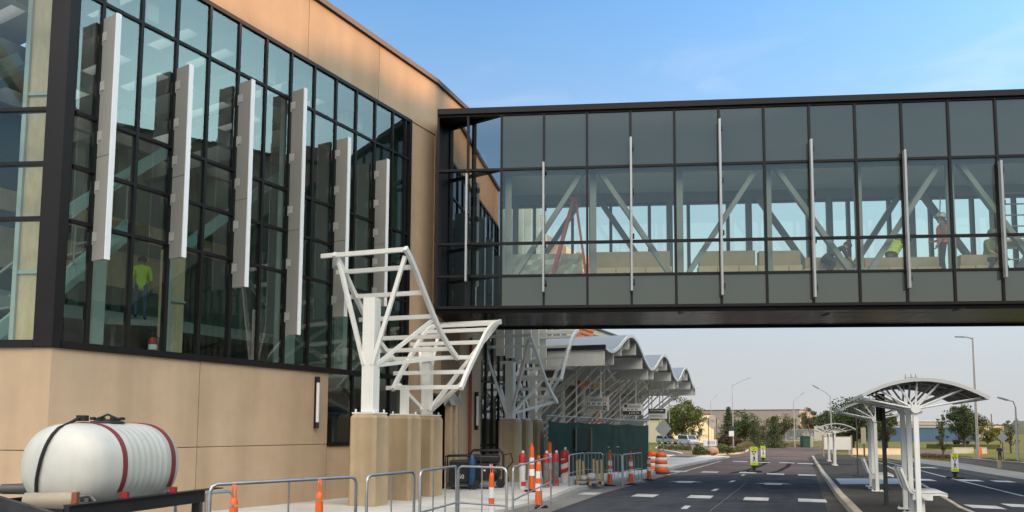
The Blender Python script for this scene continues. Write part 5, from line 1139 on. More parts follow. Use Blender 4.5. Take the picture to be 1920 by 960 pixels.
shrub(1311, 853, 831, 24, 'mid', 'round green shrub left of the boulder', seed=40, nl=1500); shrub(1360, 850, 830, 38, 'mid', 'wide green shrub right of the boulder', seed=41, nl=1700); shrub(1386, 848, 834, 22, 'mid', 'low green shrub at the bed tip', seed=42); shrub(1326, 853, 839, 14, 'rust', 'low reddish shrub tucked against the boulder', seed=43, nl=400); shrub(1366, 838, 812, 60, 'rust', 'rusty brown shrub at the foot of the evergreens', seed=44, nl=1600, dz=.05); shrub(1399, 841, 826, 26, 'straw', 'clump of pale ornamental grass beside the bed tip', 'ornamental_grass', 45, 1600, blade=True); shrub(1482, 838, 827, 40, 'straw', 'strip of tall straw coloured grass by the white poles', 'ornamental_grass', 46, 1400, dz=.0, blade=True)
for i, (x, y, lab) in enumerate(((1738, 858, 'low hedge bush left of the young tree on the verge'), (1757, 859, 'low hedge bush just behind the young tree'), (1778, 860, 'low hedge bush right of the young tree'), (1806, 862, 'low hedge bush behind the first low wall'), (1850, 866, 'low hedge bush beside the very tall lamp'), (1898, 869, 'low hedge bush beyond the gap in the walls'))): shrub(x, y, y-9, 34, 'rust' if i < 3 else 'olive', lab, 'hedge_bush', 50+i, 700, dz=.1)
# grass blades on the verge (stuff)
rn = random.Random(77); b = MB()
for i in range(7000):
    x, y = rn.uniform(1690, 1800), rn.uniform(853, 868); 
    if y > 860+(x-1690)*.065: continue
    p = ong(x, y, .05); s = V((.02, 0, 0)); hh = rn.uniform(.05, .14); b.add([p-s, p+s, p+V((rn.gauss(0, .05), 0, hh))], [(0, 1, 2)])
tag(b.build('verge_grass', LM['yel'], fix=False), 'yellowing lawn grass on the verge beside the right road', 'grass', kind='stuff')

# ================================================================== FAR BUILDINGS AND VEHICLES
def boxb(px0, px1, top, Y, dep, rz, lab, m_, side=None, name='far_building', roof=None):
    dv = V((math.cos(rz), math.sin(rz), 0)); a = aty(px0, top, Y); c = onp(px1, top, a, (-dv.y, dv.x, 0)); w = (c.x-a.x)/math.cos(rz); z0 = -2.2
    t = thing(name, lab, 'building', (a.x, a.y, z0)); nn = V((-dv.y, dv.x, 0))
    b = MB(); b.ob(V((a.x, a.y, z0)), dv*w, nn*dep, (0, 0, a.z-z0)); b.build('wall', m_, t)
    b = MB(); b.ob(V((a.x, a.y, a.z+.002))-dv*.2-nn*.2, dv*(w+.4), nn*(dep+.4), (0, 0, .3)); b.build('roof', roof or coping, t); return t, a, c, dv, nn
t, a, c, dv, nn = boxb(1290, 1499, 770, 420, 60, rad(-30), 'long tan warehouse on the horizon with one sunlit end', M('warehouse_tan', (.36, .29, .24), .9, .06, .2))
b = MB(); w = (c.x-a.x)/math.cos(rad(-30))
for i in range(14): b.ob(V((a.x, a.y, -2))+dv*(w*i/14)-nn*.05, dv*.4, nn*.04, (0, 0, a.z+2))
b.build('wall_rib', M('warehouse_tan', (.36, .29, .24)), t)
t, a, c, dv, nn = boxb(1238, 1338, 787, 165, 12, rad(38), 'sunlit cream house like building behind the slender tree', M('cream_wall', (.68, .58, .38), .85, .06, .5)); 
for i in range(5): MB().ob(V((a.x, a.y, .2))+dv*(2+i*2.8)-nn*.03, dv*1.3, nn*.1, (0, 0, 1.4)).build('window', M('far_window', (.05, .06, .07), .2), t)
t, a, c, dv, nn = boxb(1318, 1336, 777, 190, 8, rad(38), 'small cream roof block with dark vents above the diamond sign', M('cream_wall', (.66, .57, .4)))
MB().ob(V((a.x, a.y, a.z-1.6))+dv*.5-nn*.05, dv*1.2, nn*.1, (0, 0, .9)).build('vent', blackm, t)
t, a, c, dv, nn = boxb(1655, 1835, 802, 215, 14, 0, 'long low blue metal building beyond the lawn', M('blue_metal', (.085, .14, .22), .5, .08, .3), roof=M('blue_roof', (.25, .33, .42), .5))
b = MB()
for i in range(34): b.ob(V((a.x+.4+i*.82, a.y-.05, -2.2)), (.1, 0, 0), (0, .05, 0), (0, 0, a.z+2))
b.build('wall_rib', M('blue_metal', (.085, .14, .22)), t)
t, a, c, dv, nn = boxb(1682, 1770, 790, 240, 10, 0, 'beige upper block with a white roof edge behind the blue building', M('beige_block', (.52, .42, .32), .8, .05, .3), roof=signw); MB().ob(V((a.x, a.y-.03, a.z-1.4)), (c.x-a.x, 0, 0), (0, .06, 0), (0, 0, .35)).build('band', M('band_brown', (.2, .15, .12)), t)
t, a, c, dv, nn = boxb(1845, 1882, 798, 330, 12, rad(35), 'pale cream industrial block on the skyline right of the yellowish tree', M('pale_ind', (.70, .62, .45), .8))
for i in range(2): MB().ob(V((a.x, a.y, a.z))+dv*(3+i*3)+nn*2, dv*1.2, nn*1.2, (0, 0, 3-i)).build('stack', M('pale_ind', (.66, .6, .45)), t)
# far fence
fa_, fb_ = ong(1442, 829, 0), ong(1548, 828, 0); t = thing('chain_link_fence', 'grey chain link fence in front of the far parked cars', 'fence', (fa_+fb_)/2); b = MB()
for i in range(41): q = fa_.lerp(fb_, i/40); b.tube([q, q+V((0, 0, 3.4))], .05, 5)
for z in (.3, 1.7, 3.35): b.tube([fa_+V((0, 0, z)), fb_+V((0, 0, z))], .04, 5)
b.build('fence_frame', galv, t); b = MB()
for i in range(300): q = fa_.lerp(fb_, i/300); b.bar(q, q+V((.25, 0, 3.4)), .02, .02)
b.build('wire_mesh', galv, t)
def car(L, rz, kind, col, lab, k=1.):
    t = thing('parked_car' if kind != 'van' else 'parked_van', lab, 'van' if kind == 'van' else 'car', L, rz, 'parked vehicles'); Rm = Matrix.Rotation(rz, 3, 'Z'); X = lambda x, y, z: V(L)+Rm @ V((x*k, y*k, z*k))
    if kind == 'van': body = [(-2.4, .35), (2.3, .35), (2.4, .8), (2.2, 1.05), (1.5, 1.2), (1.0, 1.95), (-2.35, 2.0), (-2.45, 1.0)]; win = [(1.42, 1.22), (.98, 1.85), (-2.1, 1.88), (-2.2, 1.25)]
    elif kind == 'suv': body = [(-2.3, .4), (2.3, .4), (2.35, .85), (2.2, 1.0), (1.2, 1.1), (.6, 1.68), (-2.0, 1.72), (-2.3, 1.1)]; win = [(1.1, 1.12), (.58, 1.6), (-1.85, 1.62), (-2.05, 1.14)]
    else: body = [(-2.25, .35), (2.25, .35), (2.3, .7), (2.1, .85), (1.1, .95), (.4, 1.42), (-1.0, 1.44), (-1.7, 1.02), (-2.25, .95)]; win = [(1.0, .97), (.38, 1.36), (-.95, 1.37), (-1.55, 1.02)]
    b = MB(); b.prism([X(x, -.88, z) for x, z in body], Rm @ V((0, 1.76*k, 0))); b.build('body', M('car_'+kind+str(col[0]), col, .25, .03, 3, coat=.5), t, bevel=.09)
    for y in (-.9, .885): b = MB(); b.prism([X(x, y, z) for x, z in win], Rm @ V((0, .015*k, 0))); b.build('side_window', M('car_glass', (.03, .04, .05), .08), t)
    q = body[3:6] if kind == 'van' else body[4:6]; p0_, p1_ = (q[1], q[2]) if kind == 'van' else (q[0], q[1])
    b = MB(); b.prism([X(p0_[0]-.02, -.7, p0_[1]+.05), X(p0_[0]-.02, .7, p0_[1]+.05), X(p1_[0]+.06, .62, p1_[1]-.08), X(p1_[0]+.06, -.62, p1_[1]-.08)], Rm @ V((.05*k, 0, .03*k))); b.build('windscreen', M('car_glass', (.03, .04, .05), .08), t)
    for x in (-1.4, 1.45):
        for y in (-.92, .70): w_ = MB().tube([X(x, y, .34), X(x, y+.22, .34)], .34*k, 18).build('wheel', rubber, t); MB().tube([X(x, y-.005 if y < 0 else y+.225, .34), X(x, y+.005 if y < 0 else y+.235, .34)], .2*k, 14).build('rim', galv, w_)
    for y in (-.65, .65): MB().box(X(2.3 if kind != 'van' else 2.35, y, .75), (.12*k, .3*k, .16*k)).build('headlight', refl, t)
    return t
car(ong(1291, 836, 0), rad(-75), 'van', (.38, .42, .46), 'white van facing us beside the slender tree trunk'); car(ong(1251, 833, 0), rad(-60), 'suv', (.26, .30, .33), 'pale silver car parked behind the hedge')
car(ong(1493, 826.5, 0), rad(178), 'suv', (.75, .75, .74), 'white car beyond the chain link fence, left of its neighbour'); car(ong(1513, 826.5, 0), rad(182), 'sedan', (.78, .78, .77), 'white car beyond the fence behind the utility box'); car(ong(1468, 826.5, 0), rad(175), 'sedan', (.35, .36, .37), 'grey car beyond the fence behind the thin white poles'); car(ong(1529, 826.5, 0), rad(180), 'suv', (.30, .31, .33), 'grey car beyond the fence under the beige sign')
# utility cart
L = ong(1803, 841, .0); L.z += .75; t = thing('utility_cart', 'dark red utility cart with a black canopy parked on the raised drive', 'cart', L); k = L.y/1400*17/1.9
b = MB(); b.prism([L+V((x*k, -.6*k, z*k)) for x, z in ((-1.5, .35), (1.4, .35), (1.45, .75), (.7, .9), (.4, .75), (-.4, .75), (-.5, .95), (-1.5, .95))], (0, 1.2*k, 0)); b.build('body', M('cart_dark', (.03, .025, .028), .4), t, bevel=.04)
b = MB(); b.prism([L+V((x*k, -.62*k, z*k)) for x, z in ((-.35, .95), (.3, .95), (.35, 1.5), (-.4, 1.5))], (0, 1.24*k, 0)); b.build('seat', redm, t)
MB().box(L+V((-.1*k, 0, 1.9*k)), (1.7*k, 1.3*k, .07*k)).build('canopy', blackm, t)
b = MB()
for x in (-.85, .65):
    for y in (-.58, .58): b.tube([L+V((x*k, y*k, .9*k)), L+V((x*.9*k, y*k, 1.9*k))], .035*k, 6)
b.build('canopy_frame', blackm, t)
for x in (-1.0, .95):
    for y in (-.65, .5): MB().tube([L+V((x*k, y*k, .33*k)), L+V((x*k, (y+.18)*k, .33*k))], .33*k, 14).build('wheel', rubber, t)
b = MB(); b.ob(L+V((-5, -1.5, -2)), (11, 0, 0), (0, 4, 0), (0, 0, 2)); o = b.build('drive_bank', grassm); o['kind'] = 'structure'
# hills and far treeline
def ridge(px0, px1, ytop, Y, m_, name, amp, seed, kind):
    b = MB(); b.smooth = True; n = 120; vs = []
    for i in range(n+1):
        x = px0+(px1-px0)*i/n; q = aty(x, ytop(x), Y); z = q.z+amp*mn.noise(V((i*.45, seed, 0)))+amp*.5*mn.noise(V((i*1.7, seed, 3)))
        for j, (dy, f) in enumerate(((0, 0), (6, .6), (14, .92), (25, 1), (60, .7), (120, -.2))): vs.append(V((q.x*(1+dy/Y), Y+dy, -2.5+(z+2.5)*f)))
    b.add(vs, [(i*6+j, (i+1)*6+j, (i+1)*6+j+1, i*6+j+1) for i in range(n) for j in range(5)]); o = b.build(name, m_, fix=False); o['kind'] = kind; return o
o = ridge(1180, 2400, lambda x: 801 if x < 1840 else 801-min(10, (x-1840)*.13), 620, M('far_trees', (.055, .075, .05), .95, .35, .06, .8, bscale=.25, col2=(.10, .11, .065)), 'far_treeline', 3.2, 3, 'stuff'); tag(o, 'dark wooded rise along the far horizon', 'trees')
o = ridge(1838, 2500, lambda x: 797-min(9, max(0, (x-1870)*.2)), 900, M('hill_haze_blue', (.075, .095, .105), .95, .2, .03), 'hill', 5, 9, 'structure')  # distance haze put into the hill colour as blue

# ================================================================== PEOPLE
skinm = M('skin', (.42, .25, .17), .6, .08, 6); hairm = M('hair', (.03, .02, .015), .7)
def person(loc, rz, lab, shirt, trousers, J=None, hat=None, vest=None, scale=1., hairc=None, extra=None):
    """one continuous skinned figure; J overrides joints (local metres, +y = facing)"""
    j = dict(pel=(0, 0, .95), spn=(0, .01, 1.16), che=(0, 0, 1.38), nek=(0, .01, 1.50), chin=(0, .04, 1.56), hed=(0, .03, 1.66), crn=(0, .01, 1.74),
             ls=(-.18, 0, 1.43), le=(-.24, -.03, 1.14), lw=(-.24, .10, .91), lh=(-.235, .14, .84), rs=(.18, 0, 1.43), re=(.24, -.03, 1.14), rw=(.24, .10, .91), rh=(.235, .14, .84),
             lp=(-.10, 0, .92), lk=(-.11, .03, .50), la=(-.11, -.02, .09), lt=(-.13, .16, .04), rp=(.10, 0, .92), rk=(.11, .03, .50), ra=(.11, -.02, .09), rt=(.13, .16, .04))
    j.update(J or {})
    R_ = dict(pel=.145, spn=.13, che=.155, nek=.06, chin=.078, hed=.098, crn=.07, ls=.072, le=.047, lw=.032, lh=.036, rs=.072, re=.047, rw=.032, rh=.036, lp=.095, lk=.062, la=.045, lt=.035, rp=.095, rk=.062, ra=.045, rt=.035)
    E = [('pel', 'spn'), ('spn', 'che'), ('che', 'nek'), ('nek', 'chin'), ('chin', 'hed'), ('hed', 'crn'), ('che', 'ls'), ('ls', 'le'), ('le', 'lw'), ('lw', 'lh'), ('che', 'rs'), ('rs', 're'), ('re', 'rw'), ('rw', 'rh'), ('pel', 'lp'), ('lp', 'lk'), ('lk', 'la'), ('la', 'lt'), ('pel', 'rp'), ('rp', 'rk'), ('rk', 'ra'), ('ra', 'rt')]
    ks_ = list(j); me = bpy.data.meshes.new('p'); me.from_pydata([j[k] for k in ks_], [(ks_.index(a), ks_.index(c)) for a, c in E], []); ob = bpy.data.objects.new('p', me); C.objects.link(ob)
    sk = ob.modifiers.new('Skin', 'SKIN'); ob.modifiers.new('Sub', 'SUBSURF').levels = 2
    for i, k in enumerate(ks_): d = me.skin_vertices[0].data[i]; d.radius = (R_[k], R_[k]*(.78 if k in ('pel', 'spn', 'che') else 1)); d.use_root = k == 'pel'
    dg = bpy.context.evaluated_depsgraph_get(); dg.update(); m2 = bpy.data.meshes.new_from_object(ob.evaluated_get(dg)); bpy.data.objects.remove(ob)
    bm = bmesh.new(); bm.from_mesh(m2); seg = {'pel-spn': 0, 'spn-che': 0, 'che-ls': 0, 'che-rs': 0, 'ls-le': 0, 'rs-re': 0, 'che-nek': 0, 'pel-lp': 1, 'lp-lk': 1, 'lk-la': 1, 'pel-rp': 1, 'rp-rk': 1, 'rk-ra': 1, 'la-lt': 3, 'ra-rt': 3}
    def dist(p, a, c): a, c = V(a), V(c); d = c-a; f = max(0, min(1, (p-a).dot(d)/d.length_squared)); return (p-a-d*f).length
    for f in bm.faces:
        c = f.calc_center_median(); best = min(E, key=lambda e: dist(c, j[e[0]], j[e[1]])-min(R_[e[0]], R_[e[1]])*.8); f.material_index = seg.get('-'.join(best), 2); f.smooth = True
    bm.to_mesh(m2); bm.free()
    T = thing('person', lab, 'person', loc, rz); T.scale = (scale,)*3
    b = MB()
    # fingers, nose, eyes, ears merged into the same figure mesh
    for s in 'lr':
        w_, h_ = V(j[s+'w']), V(j[s+'h']); dv = (h_-w_).normalized(); sd = dv.orthogonal().normalized(); up = dv.cross(sd); base = h_+dv*.005
        for i, ln in enumerate((.065, .075, .07, .055)): o = base+sd*(-.027+.018*i); b.tube([o-dv*.02, o+dv*ln*.5, o+dv*ln*.85+up*.018, o+dv*ln+up*.035], [.010, .009, .008, .006], 6)
        o = w_.lerp(h_, .5)-sd*.03; b.tube([o, o-sd*.022+dv*.03, o-sd*.02+dv*.06+up*.015], [.012, .010, .007], 6)
    hd = V(j['hed']); up = (V(j['crn'])-V(j['chin'])).normalized(); fw = V((0, 1, 0)); fw = (fw-up*fw.dot(up)).normalized(); sdv = fw.cross(up)
    b.tube([hd+fw*.085+up*.01, hd+fw*.115-up*.025], [.008, .018], 6); b.bar(hd+fw*.088-up*.055-sdv*.022, hd+fw*.088-up*.055+sdv*.022, .012, .008)
    for s in (-1, 1): b.sphere(hd+sdv*s*.095-up*.01, (.015, .025, .035), 6)
    m3 = bpy.data.meshes.new('x'); m3.from_pydata([tuple(v) for v in b.v], [], b.f)
    bm = bmesh.new(); bm.from_mesh(m2); n0 = len(bm.faces); bm.from_mesh(m3); bm.faces.ensure_lookup_table()
    for f in bm.faces[n0:]: f.material_index = 2; f.smooth = True
    bm.to_mesh(m2); bm.free()
    for m_ in (shirt, trousers, skinm, rubber): m2.materials.append(m_)
    body = bpy.data.objects.new('body', m2); C.objects.link(body); body.parent = T
    mw = T.matrix_basis
    def part(nm, bb, m_):
        me_ = bpy.data.meshes.new(nm); me_.from_pydata([tuple(v) for v in bb.v], [], bb.f); me_.materials.append(m_); me_.polygons.foreach_set('use_smooth', bb.sm); o = bpy.data.objects.new(nm, me_); C.objects.link(o); o.parent = T; return o
    e = MB()
    for s in (-1, 1): e.sphere(hd+fw*.093+sdv*s*.036+up*.005, .011, 6)
    part('eyes', e, blackm)
    if hat:
        e = MB(); e.lathe([(.138, -.005), (.135, .03), (.12, .09), (.07, .135), (0, .15)], hd+up*.01-fw*.005, 16, up); e.lathe([(.165, 0), (.165, .01), (.13, .014)], hd+up*.006+fw*.02, 16, up); part('hard_hat', e, hat)
    else:
        e = MB(); e.lathe([(.112, -.03), (.116, .03), (.098, .085), (.05, .115), (0, .122)], hd-fw*.016, 14, up); part('hair', e, hairc or hairm)
    if vest:
        c, s_, p_ = V(j['che']), V(j['spn']), V(j['pel']); ax = (c-p_); e = MB(); n = 20; lat = (V(j['rs'])-V(j['ls'])).normalized(); vs = []; frw = ax.cross(lat).normalized()*-1
        prof_ = [(.02, .178, .15), (.35, .172, .14), (.7, .20, .15), (1.0, .205, .15), (1.16, .15, .115)]
        for f, a_, c_ in prof_:
            o = p_+ax*f
            for k in range(n): th = 6.283*k/n; vs.append(o+lat*math.cos(th)*a_+frw*math.sin(th)*c_)
        e.smooth = True; e.add(vs, [(i*n+k, i*n+(k+1) % n, (i+1)*n+(k+1) % n, (i+1)*n+k) for i in range(len(prof_)-1) for k in range(n)]); part('safety_vest', e, vest)
        e = MB(); vs = []
        for f, a_, c_ in ((.44, .186, .151), (.52, .191, .153)):
            o = p_+ax*f
            for k in range(n): th = 6.283*k/n; vs.append(o+lat*math.cos(th)*a_+frw*math.sin(th)*c_)
        e.add(vs, [(k, (k+1) % n, n+(k+1) % n, n+k) for k in range(n)]); part('reflective_strip', e, refl)
    return T
def bendJ(a, drop=0, arm=None):
    """bend the upper body forward by a (radians) about the pelvis"""
    base = dict(spn=(0, .01, 1.16), che=(0, 0, 1.38), nek=(0, .01, 1.50), chin=(0, .04, 1.56), hed=(0, .03, 1.66), crn=(0, .01, 1.74), ls=(-.18, 0, 1.43), rs=(.18, 0, 1.43)); o = {}
    for k, p in base.items(): y, z = p[1], p[2]-.95; o[k] = (p[0], y*math.cos(a)+z*math.sin(a), .95-drop+z*math.cos(a)-y*math.sin(a))
    for s, sg in (('l', -1), ('r', 1)):
        sh_ = V(o[s+'s']); o[s+'e'] = tuple(sh_+V((sg*.05, .08, -.27))); o[s+'w'] = tuple(sh_+V((sg*.02, .26, -.42))); o[s+'h'] = tuple(sh_+V((sg*.0, .32, -.48)))
    o['pel'] = (0, 0, .95-drop)
    if drop:
        for s, sg in (('l', -1), ('r', 1)): o[s+'p'] = (sg*.1, 0, .92-drop)
    return o
yellow = M('hivis_yellow', (.50, .68, .03), .7, .08, 6); vorange = M('hivis_orange', (.85, .14, .05), .7, .08, 6); denim = M('denim', (.07, .11, .18), .85, .2, 8); darkcl = M('dark_cloth', (.03, .032, .04), .85, .2, 8); whitehat = M('hat_white', (.75, .76, .76), .35); olive = M('olive_shirt', (.20, .22, .05), .8); purple = M('purple_jacket', (.035, .025, .085), .8, .15, 6)
def bp(px_, out): # on bridge deck at pixel column
    q = onp(px_, 500, BR(0, 0, -out), NB); return V((q.x, q.y, 5.885))
person(bp(1770, 1.0), rad(60), 'standing worker in an orange vest and white hard hat inside the skybridge', M('grey_shirt', (.20, .20, .2), .8), darkcl, dict(rt=(.18, .22, .04), ra=(.16, .04, .09), rk=(.14, .08, .5), re=(.25, -.02, 1.15), rw=(.20, .2, 1.08), rh=(.17, .27, 1.08)), whitehat, vorange, 1.03)
o = person(bp(1672, 1.2), rad(-55), 'worker in a yellow vest leaning over the boards inside the skybridge', M('brown_shirt', (.16, .12, .09), .8), darkcl, bendJ(rad(38), .22), None, yellow, 1.0)
person(bp(1850, 1.1), rad(-150), 'crouching worker in an olive yellow shirt near the scaffold inside the skybridge', olive, darkcl, dict(bendJ(rad(14), .42), lk=(-.14, .38, .48), rk=(.14, .34, .50), la=(-.13, .02, .09), ra=(.13, .0, .09)), M('hat_brown', (.12, .09, .06), .5), None, 1.0)
person(bp(1547, 1.0), rad(-90), 'stooping dark clad worker inside the skybridge bending over the boards', darkcl, darkcl, dict(bendJ(rad(62), .28), lk=(-.13, .25, .45), rk=(.13, .22, .46)), None, None, 1.0)
q = aty(262, 600, 18.6); person(q, rad(25), 'worker in a bright yellow shirt and blue jeans climbing stairs behind the curtain wall', yellow, denim, dict(lk=(-.11, .12, .52), la=(-.11, .02, .16), lt=(-.12, .2, .12)), None, None, .92)
L = ong(1875, 867, .0); person(L, rad(170), 'person in a dark purple jacket and black trousers at the gap between low walls', purple, darkcl, dict(rk=(.12, .10, .5), ra=(.12, .12, .09), rt=(.13, .3, .04)), None, None, .84)
ld = thing('platform', 'stair landing under the climbing worker behind the curtain wall', 'landing', q); MB().ob(q+V((-.9, -.5, -.16)), (1.6, .5, 0), (-.4, 1.1, 0), (0, 0, .15)).build('deck', steelint, ld); b = MB()
for x in (-.7, .5): b.bar(q+V((x, .1, -.16)), q+V((x, .1, -1.6)), .08, .08)
b.build('leg', steelint, ld)
# props in the skybridge
def bq(px_, out, z=5.885): q = bp(px_, out); q.z = z; return q
t = thing('stepladder', 'red A frame stepladder standing inside the skybridge', 'ladder', bq(1066, .9)); c = bq(1073, .9); lr = M('ladder_red', (.42, .06, .03), .5)
for k, (x0, y0) in enumerate(((-.62, -.2), (-.62, .22), (.42, -.2), (.42, .22))): MB().bar(c+UB*x0+NB*-y0, c+UB*(.04 if x0 < 0 else .10)-NB*y0*.55+V((0, 0, 2.42)), .09 if x0 < 0 else .06, .05, NB).build('leg', lr, t)
for i in range(7):
    f = (i+.6)/7.6; x = -.62+.66*f; MB().bar(c+UB*x+NB*(.2-.09*f)+V((0, 0, 2.42*f)), c+UB*x-NB*(.22-.10*f)+V((0, 0, 2.42*f)), .07, .03).build('step', lr, t)
MB().ob(c-UB*.06-NB*.14+V((0, 0, 2.40)), UB*.25, NB*.28, (0, 0, .06)).build('top_cap', lr, t)
plys = [((1105, 1260), .45, 1.02, 1.5, 'long plywood sheet leaning against the glass line beside the ladder'), ((1310, 1420), .25, .95, 1.3, 'stack of pale boards behind the glass right of the tallest fin'), ((1422, 1505), .25, .93, 1.3, 'second stack of pale boards beyond the first'), ((1508, 1600), .25, .70, 1.2, 'low stack of boards where the dark clad worker stoops'), ((1620, 1765), .12, .60, .9, 'low pale crate in front of the leaning worker'), ((1800, 1890), .15, .64, .9, 'low pale crate in front of the crouching worker')]
for (x0, x1), th, h_, out, lab in plys:
    a, c = bq(x0, out), bq(x1, out); w = (c-a).length; t = thing('board_stack', lab, 'boards', (a+c)/2, 0, 'stacked boards in the skybridge')
    MB().ob(a, UB*w, NB*-.3, (0, 0, h_*.55)).build('lower_boards', ply, t); MB().ob(a+UB*.03+V((0, 0, h_*.55+.003)), UB*(w-.08), NB*-.28, (0, 0, h_*.45)).build('upper_boards', M('board_tan', (.42, .32, .22), .75, .15, 3), t)
    b = MB(); b.ob(a+NB*.004+UB*w*.32+V((0, 0, .02)), UB*.02, NB*.01, (0, 0, h_*.5)); b.ob(a+NB*.004+UB*w*.68+V((0, 0, .02)), UB*.02, NB*.01, (0, 0, h_*.5)); b.build('strap', M('strap_brown', (.2, .14, .1), .7), t)
t = thing('plastic_wrapped_pallet', 'plastic wrapped pallet of parts behind the ladder in the skybridge', 'pallet', bq(1020, 1.3)); a = bq(960, 1.3); c = bq(1092, 1.3); w = (c-a).length
b = MB(); gr = [[a+UB*w*i/14+NB*(.07*mn.noise(V((i*.8, k*.9, 2))))+V((0, 0, .95*k/6)) for k in range(7)] for i in range(15)]
for i in range(14):
    for k in range(6): b.add([gr[i][k], gr[i+1][k], gr[i+1][k+1], gr[i][k+1]], [(0, 1, 2, 3)])
b.ob(a-NB*.5, UB*w, NB*.3, (0, 0, .9)); b.build('wrapped_load', M('milky_wrap', (.40, .42, .38), .35, .25, 4), t)
t = thing('scaffold', 'rolling scaffold frame with rungs at the far visible end of the skybridge', 'scaffold', bq(1903, 1.2)); a = bq(1888, 1.2)
b = MB()
for x in (0, 1.0):
    for o in (0, -.7): b.tube([a+UB*x+NB*o, a+UB*x+NB*o+V((0, 0, 2.6))], .03, 8)
b.build('upright', steelint, t); b = MB()
for i in range(8): b.tube([a+V((0, 0, .25+i*.31)), a+UB*1.0+V((0, 0, .25+i*.31))], .02, 6)
b.build('rung', steelint, t); b = MB(); b.ob(a-NB*.7+V((0, 0, 1.05)), UB*1.0, NB*.75, (0, 0, .07)); b.build('platform_deck', osb, t)
t = thing('broom', 'long handled pole leaning beside the standing worker in the skybridge', 'pole', bq(1762, .9)); a = bq(1757, .9); MB().tube([a, a+UB*.16+V((0, 0, 2.25))], .016, 8).build('handle', M('handle_tan', (.5, .36, .2), .6), t); MB().ob(a-UB*.15-NB*.04, UB*.3, NB*.08, (0, 0, .08)).build('brush_head', blackm, t)

# ================================================================== WORLD, SUN, CAMERA
EL, AZ = 17.0, 84.0   # sun elevation, azimuth from +Y towards +X
w = bpy.data.worlds.new('World'); sc.world = w; w.use_nodes = True; t = w.node_tree; t.nodes.clear(); L_ = t.links.new
out = t.nodes.new('ShaderNodeOutputWorld'); bg = t.nodes.new('ShaderNodeBackground'); bg.inputs[1].default_value = .10; L_(bg.outputs[0], out.inputs[0])
sky = t.nodes.new('ShaderNodeTexSky'); sky.sky_type = 'NISHITA'; sky.sun_disc = False; sky.sun_elevation = rad(EL); sky.sun_rotation = rad(AZ); sky.dust_density = 1.5; sky.air_density = 1.0; sky.ozone_density = 2.0
tc = t.nodes.new('ShaderNodeTexCoord'); sp = t.nodes.new('ShaderNodeSeparateXYZ'); L_(tc.outputs['Generated'], sp.inputs[0])
# haze near the horizon
mr = t.nodes.new('ShaderNodeMapRange'); mr.interpolation_type = 'SMOOTHSTEP'; mr.inputs[1].default_value = .0; mr.inputs[2].default_value = .68; mr.inputs[3].default_value = .98; mr.inputs[4].default_value = 0; L_(sp.outputs[2], mr.inputs[0])
hz = t.nodes.new('ShaderNodeMixRGB'); L_(mr.outputs[0], hz.inputs[0]); hz.inputs[2].default_value = (4.35, 4.35, 4.5, 1); 
sb = t.nodes.new('ShaderNodeMixRGB'); sb.blend_type = 'MULTIPLY'; sb.inputs[0].default_value = 1; sb.inputs[2].default_value = (1.08, 2.1, 2.6, 1); L_(sky.outputs[0], sb.inputs[1]); L_(sb.outputs[0], hz.inputs[1])
# wispy clouds
mp = t.nodes.new('ShaderNodeMapping'); mp.inputs['Scale'].default_value = (2.2, 2.2, 9); L_(tc.outputs['Generated'], mp.inputs[0])
ns = t.nodes.new('ShaderNodeTexNoise'); ns.inputs['Scale'].default_value = 2.6; ns.inputs['Detail'].default_value = 8; ns.inputs['Distortion'].default_value = .6; L_(mp.outputs[0], ns.inputs['Vector'])
cr = t.nodes.new('ShaderNodeMapRange'); cr.interpolation_type = 'SMOOTHSTEP'; cr.inputs[1].default_value = .50; cr.inputs[2].default_value = .78; cr.inputs[3].default_value = 0; cr.inputs[4].default_value = .22; L_(ns.outputs[0], cr.inputs[0])
ev = t.nodes.new('ShaderNodeMapRange'); ev.interpolation_type = 'SMOOTHSTEP'; ev.inputs[1].default_value = .52; ev.inputs[2].default_value = .36; ev.inputs[3].default_value = 0.05; ev.inputs[4].default_value = 1; L_(sp.outputs[2], ev.inputs[0])
cm = t.nodes.new('ShaderNodeMath'); cm.operation = 'MULTIPLY'; L_(cr.outputs[0], cm.inputs[0])
e2_ = t.nodes.new('ShaderNodeMapRange'); e2_.interpolation_type = 'SMOOTHSTEP'; e2_.inputs[1].default_value = .30; e2_.inputs[2].default_value = .40; L_(sp.outputs[2], e2_.inputs[0])
e3_ = t.nodes.new('ShaderNodeMath'); e3_.operation = 'MULTIPLY'; L_(ev.outputs[0], e3_.inputs[0]); L_(e2_.outputs[0], e3_.inputs[1]); L_(e3_.outputs[0], cm.inputs[1])
cl = t.nodes.new('ShaderNodeMixRGB'); L_(cm.outputs[0], cl.inputs[0]); L_(hz.outputs[0], cl.inputs[1]); cl.inputs[2].default_value = (7.2, 7.4, 7.6, 1)
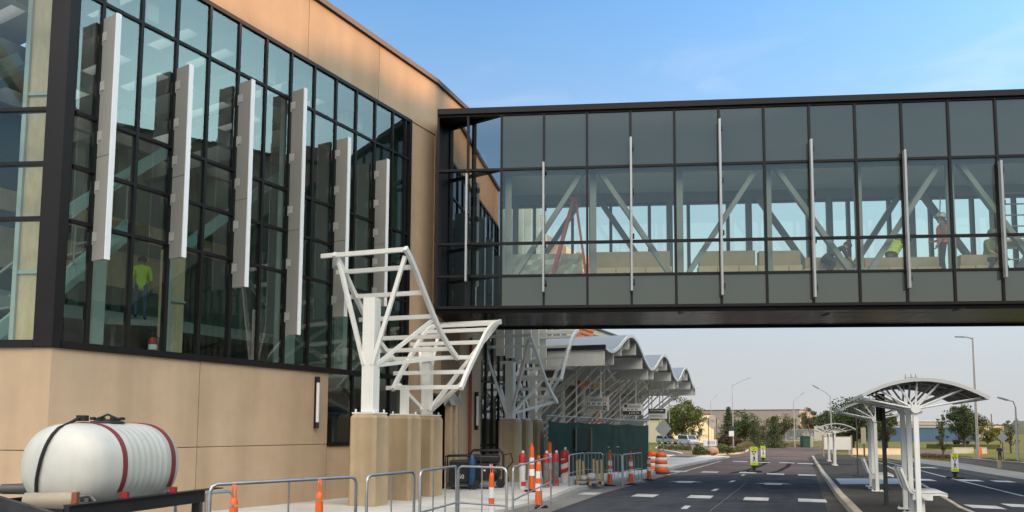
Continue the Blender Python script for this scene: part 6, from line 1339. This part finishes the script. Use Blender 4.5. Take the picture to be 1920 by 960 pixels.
# extra bright sky added behind the camera as fill light
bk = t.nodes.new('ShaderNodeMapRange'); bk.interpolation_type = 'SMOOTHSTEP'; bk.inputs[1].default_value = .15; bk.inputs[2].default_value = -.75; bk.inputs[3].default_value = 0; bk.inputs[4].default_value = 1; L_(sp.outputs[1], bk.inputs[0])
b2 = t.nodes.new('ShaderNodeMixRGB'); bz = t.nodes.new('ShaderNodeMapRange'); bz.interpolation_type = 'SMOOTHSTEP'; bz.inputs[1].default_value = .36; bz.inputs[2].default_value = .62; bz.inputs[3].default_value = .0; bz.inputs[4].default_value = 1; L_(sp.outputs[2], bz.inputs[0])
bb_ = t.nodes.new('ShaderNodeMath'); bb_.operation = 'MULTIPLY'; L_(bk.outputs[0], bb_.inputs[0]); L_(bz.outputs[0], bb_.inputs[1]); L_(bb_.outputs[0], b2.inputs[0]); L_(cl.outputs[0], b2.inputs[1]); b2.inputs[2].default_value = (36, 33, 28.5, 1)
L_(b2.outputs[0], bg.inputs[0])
sun = bpy.data.lights.new('Sun', 'SUN'); sun.energy = 2.9; sun.angle = rad(1.0); sun.color = (1, .49, .20); so = bpy.data.objects.new('Sun', sun); C.objects.link(so)
sd = V((math.sin(rad(AZ))*math.cos(rad(EL)), math.cos(rad(AZ))*math.cos(rad(EL)), math.sin(rad(EL)))); so.rotation_euler = (-sd).to_track_quat('-Z', 'Y').to_euler(); so.location = (30, 0, 40)
cam = bpy.data.cameras.new('Camera'); co = bpy.data.objects.new('Camera', cam); C.objects.link(co); cam.sensor_width = 36; cam.sensor_fit = 'HORIZONTAL'; cam.lens = FPX/1920*36; cam.shift_y = (PY-480)/1920; cam.clip_end = 6000; cam.clip_start = .05
co.matrix_world = Matrix.Translation(CAM) @ RM.to_4x4(); sc.camera = co
sc.view_settings.view_transform = 'Standard'; sc.view_settings.look = 'None'; sc.view_settings.exposure = 0.5; sc.view_settings.gamma = 1
sc.render.engine = 'CYCLES'; cy = sc.cycles; cy.max_bounces = 10; cy.transparent_max_bounces = 24; cy.glossy_bounces = 6; cy.diffuse_bounces = 4; cy.use_denoising = True; cy.caustics_reflective = False; cy.caustics_refractive = False; cy.sample_clamp_indirect = 6
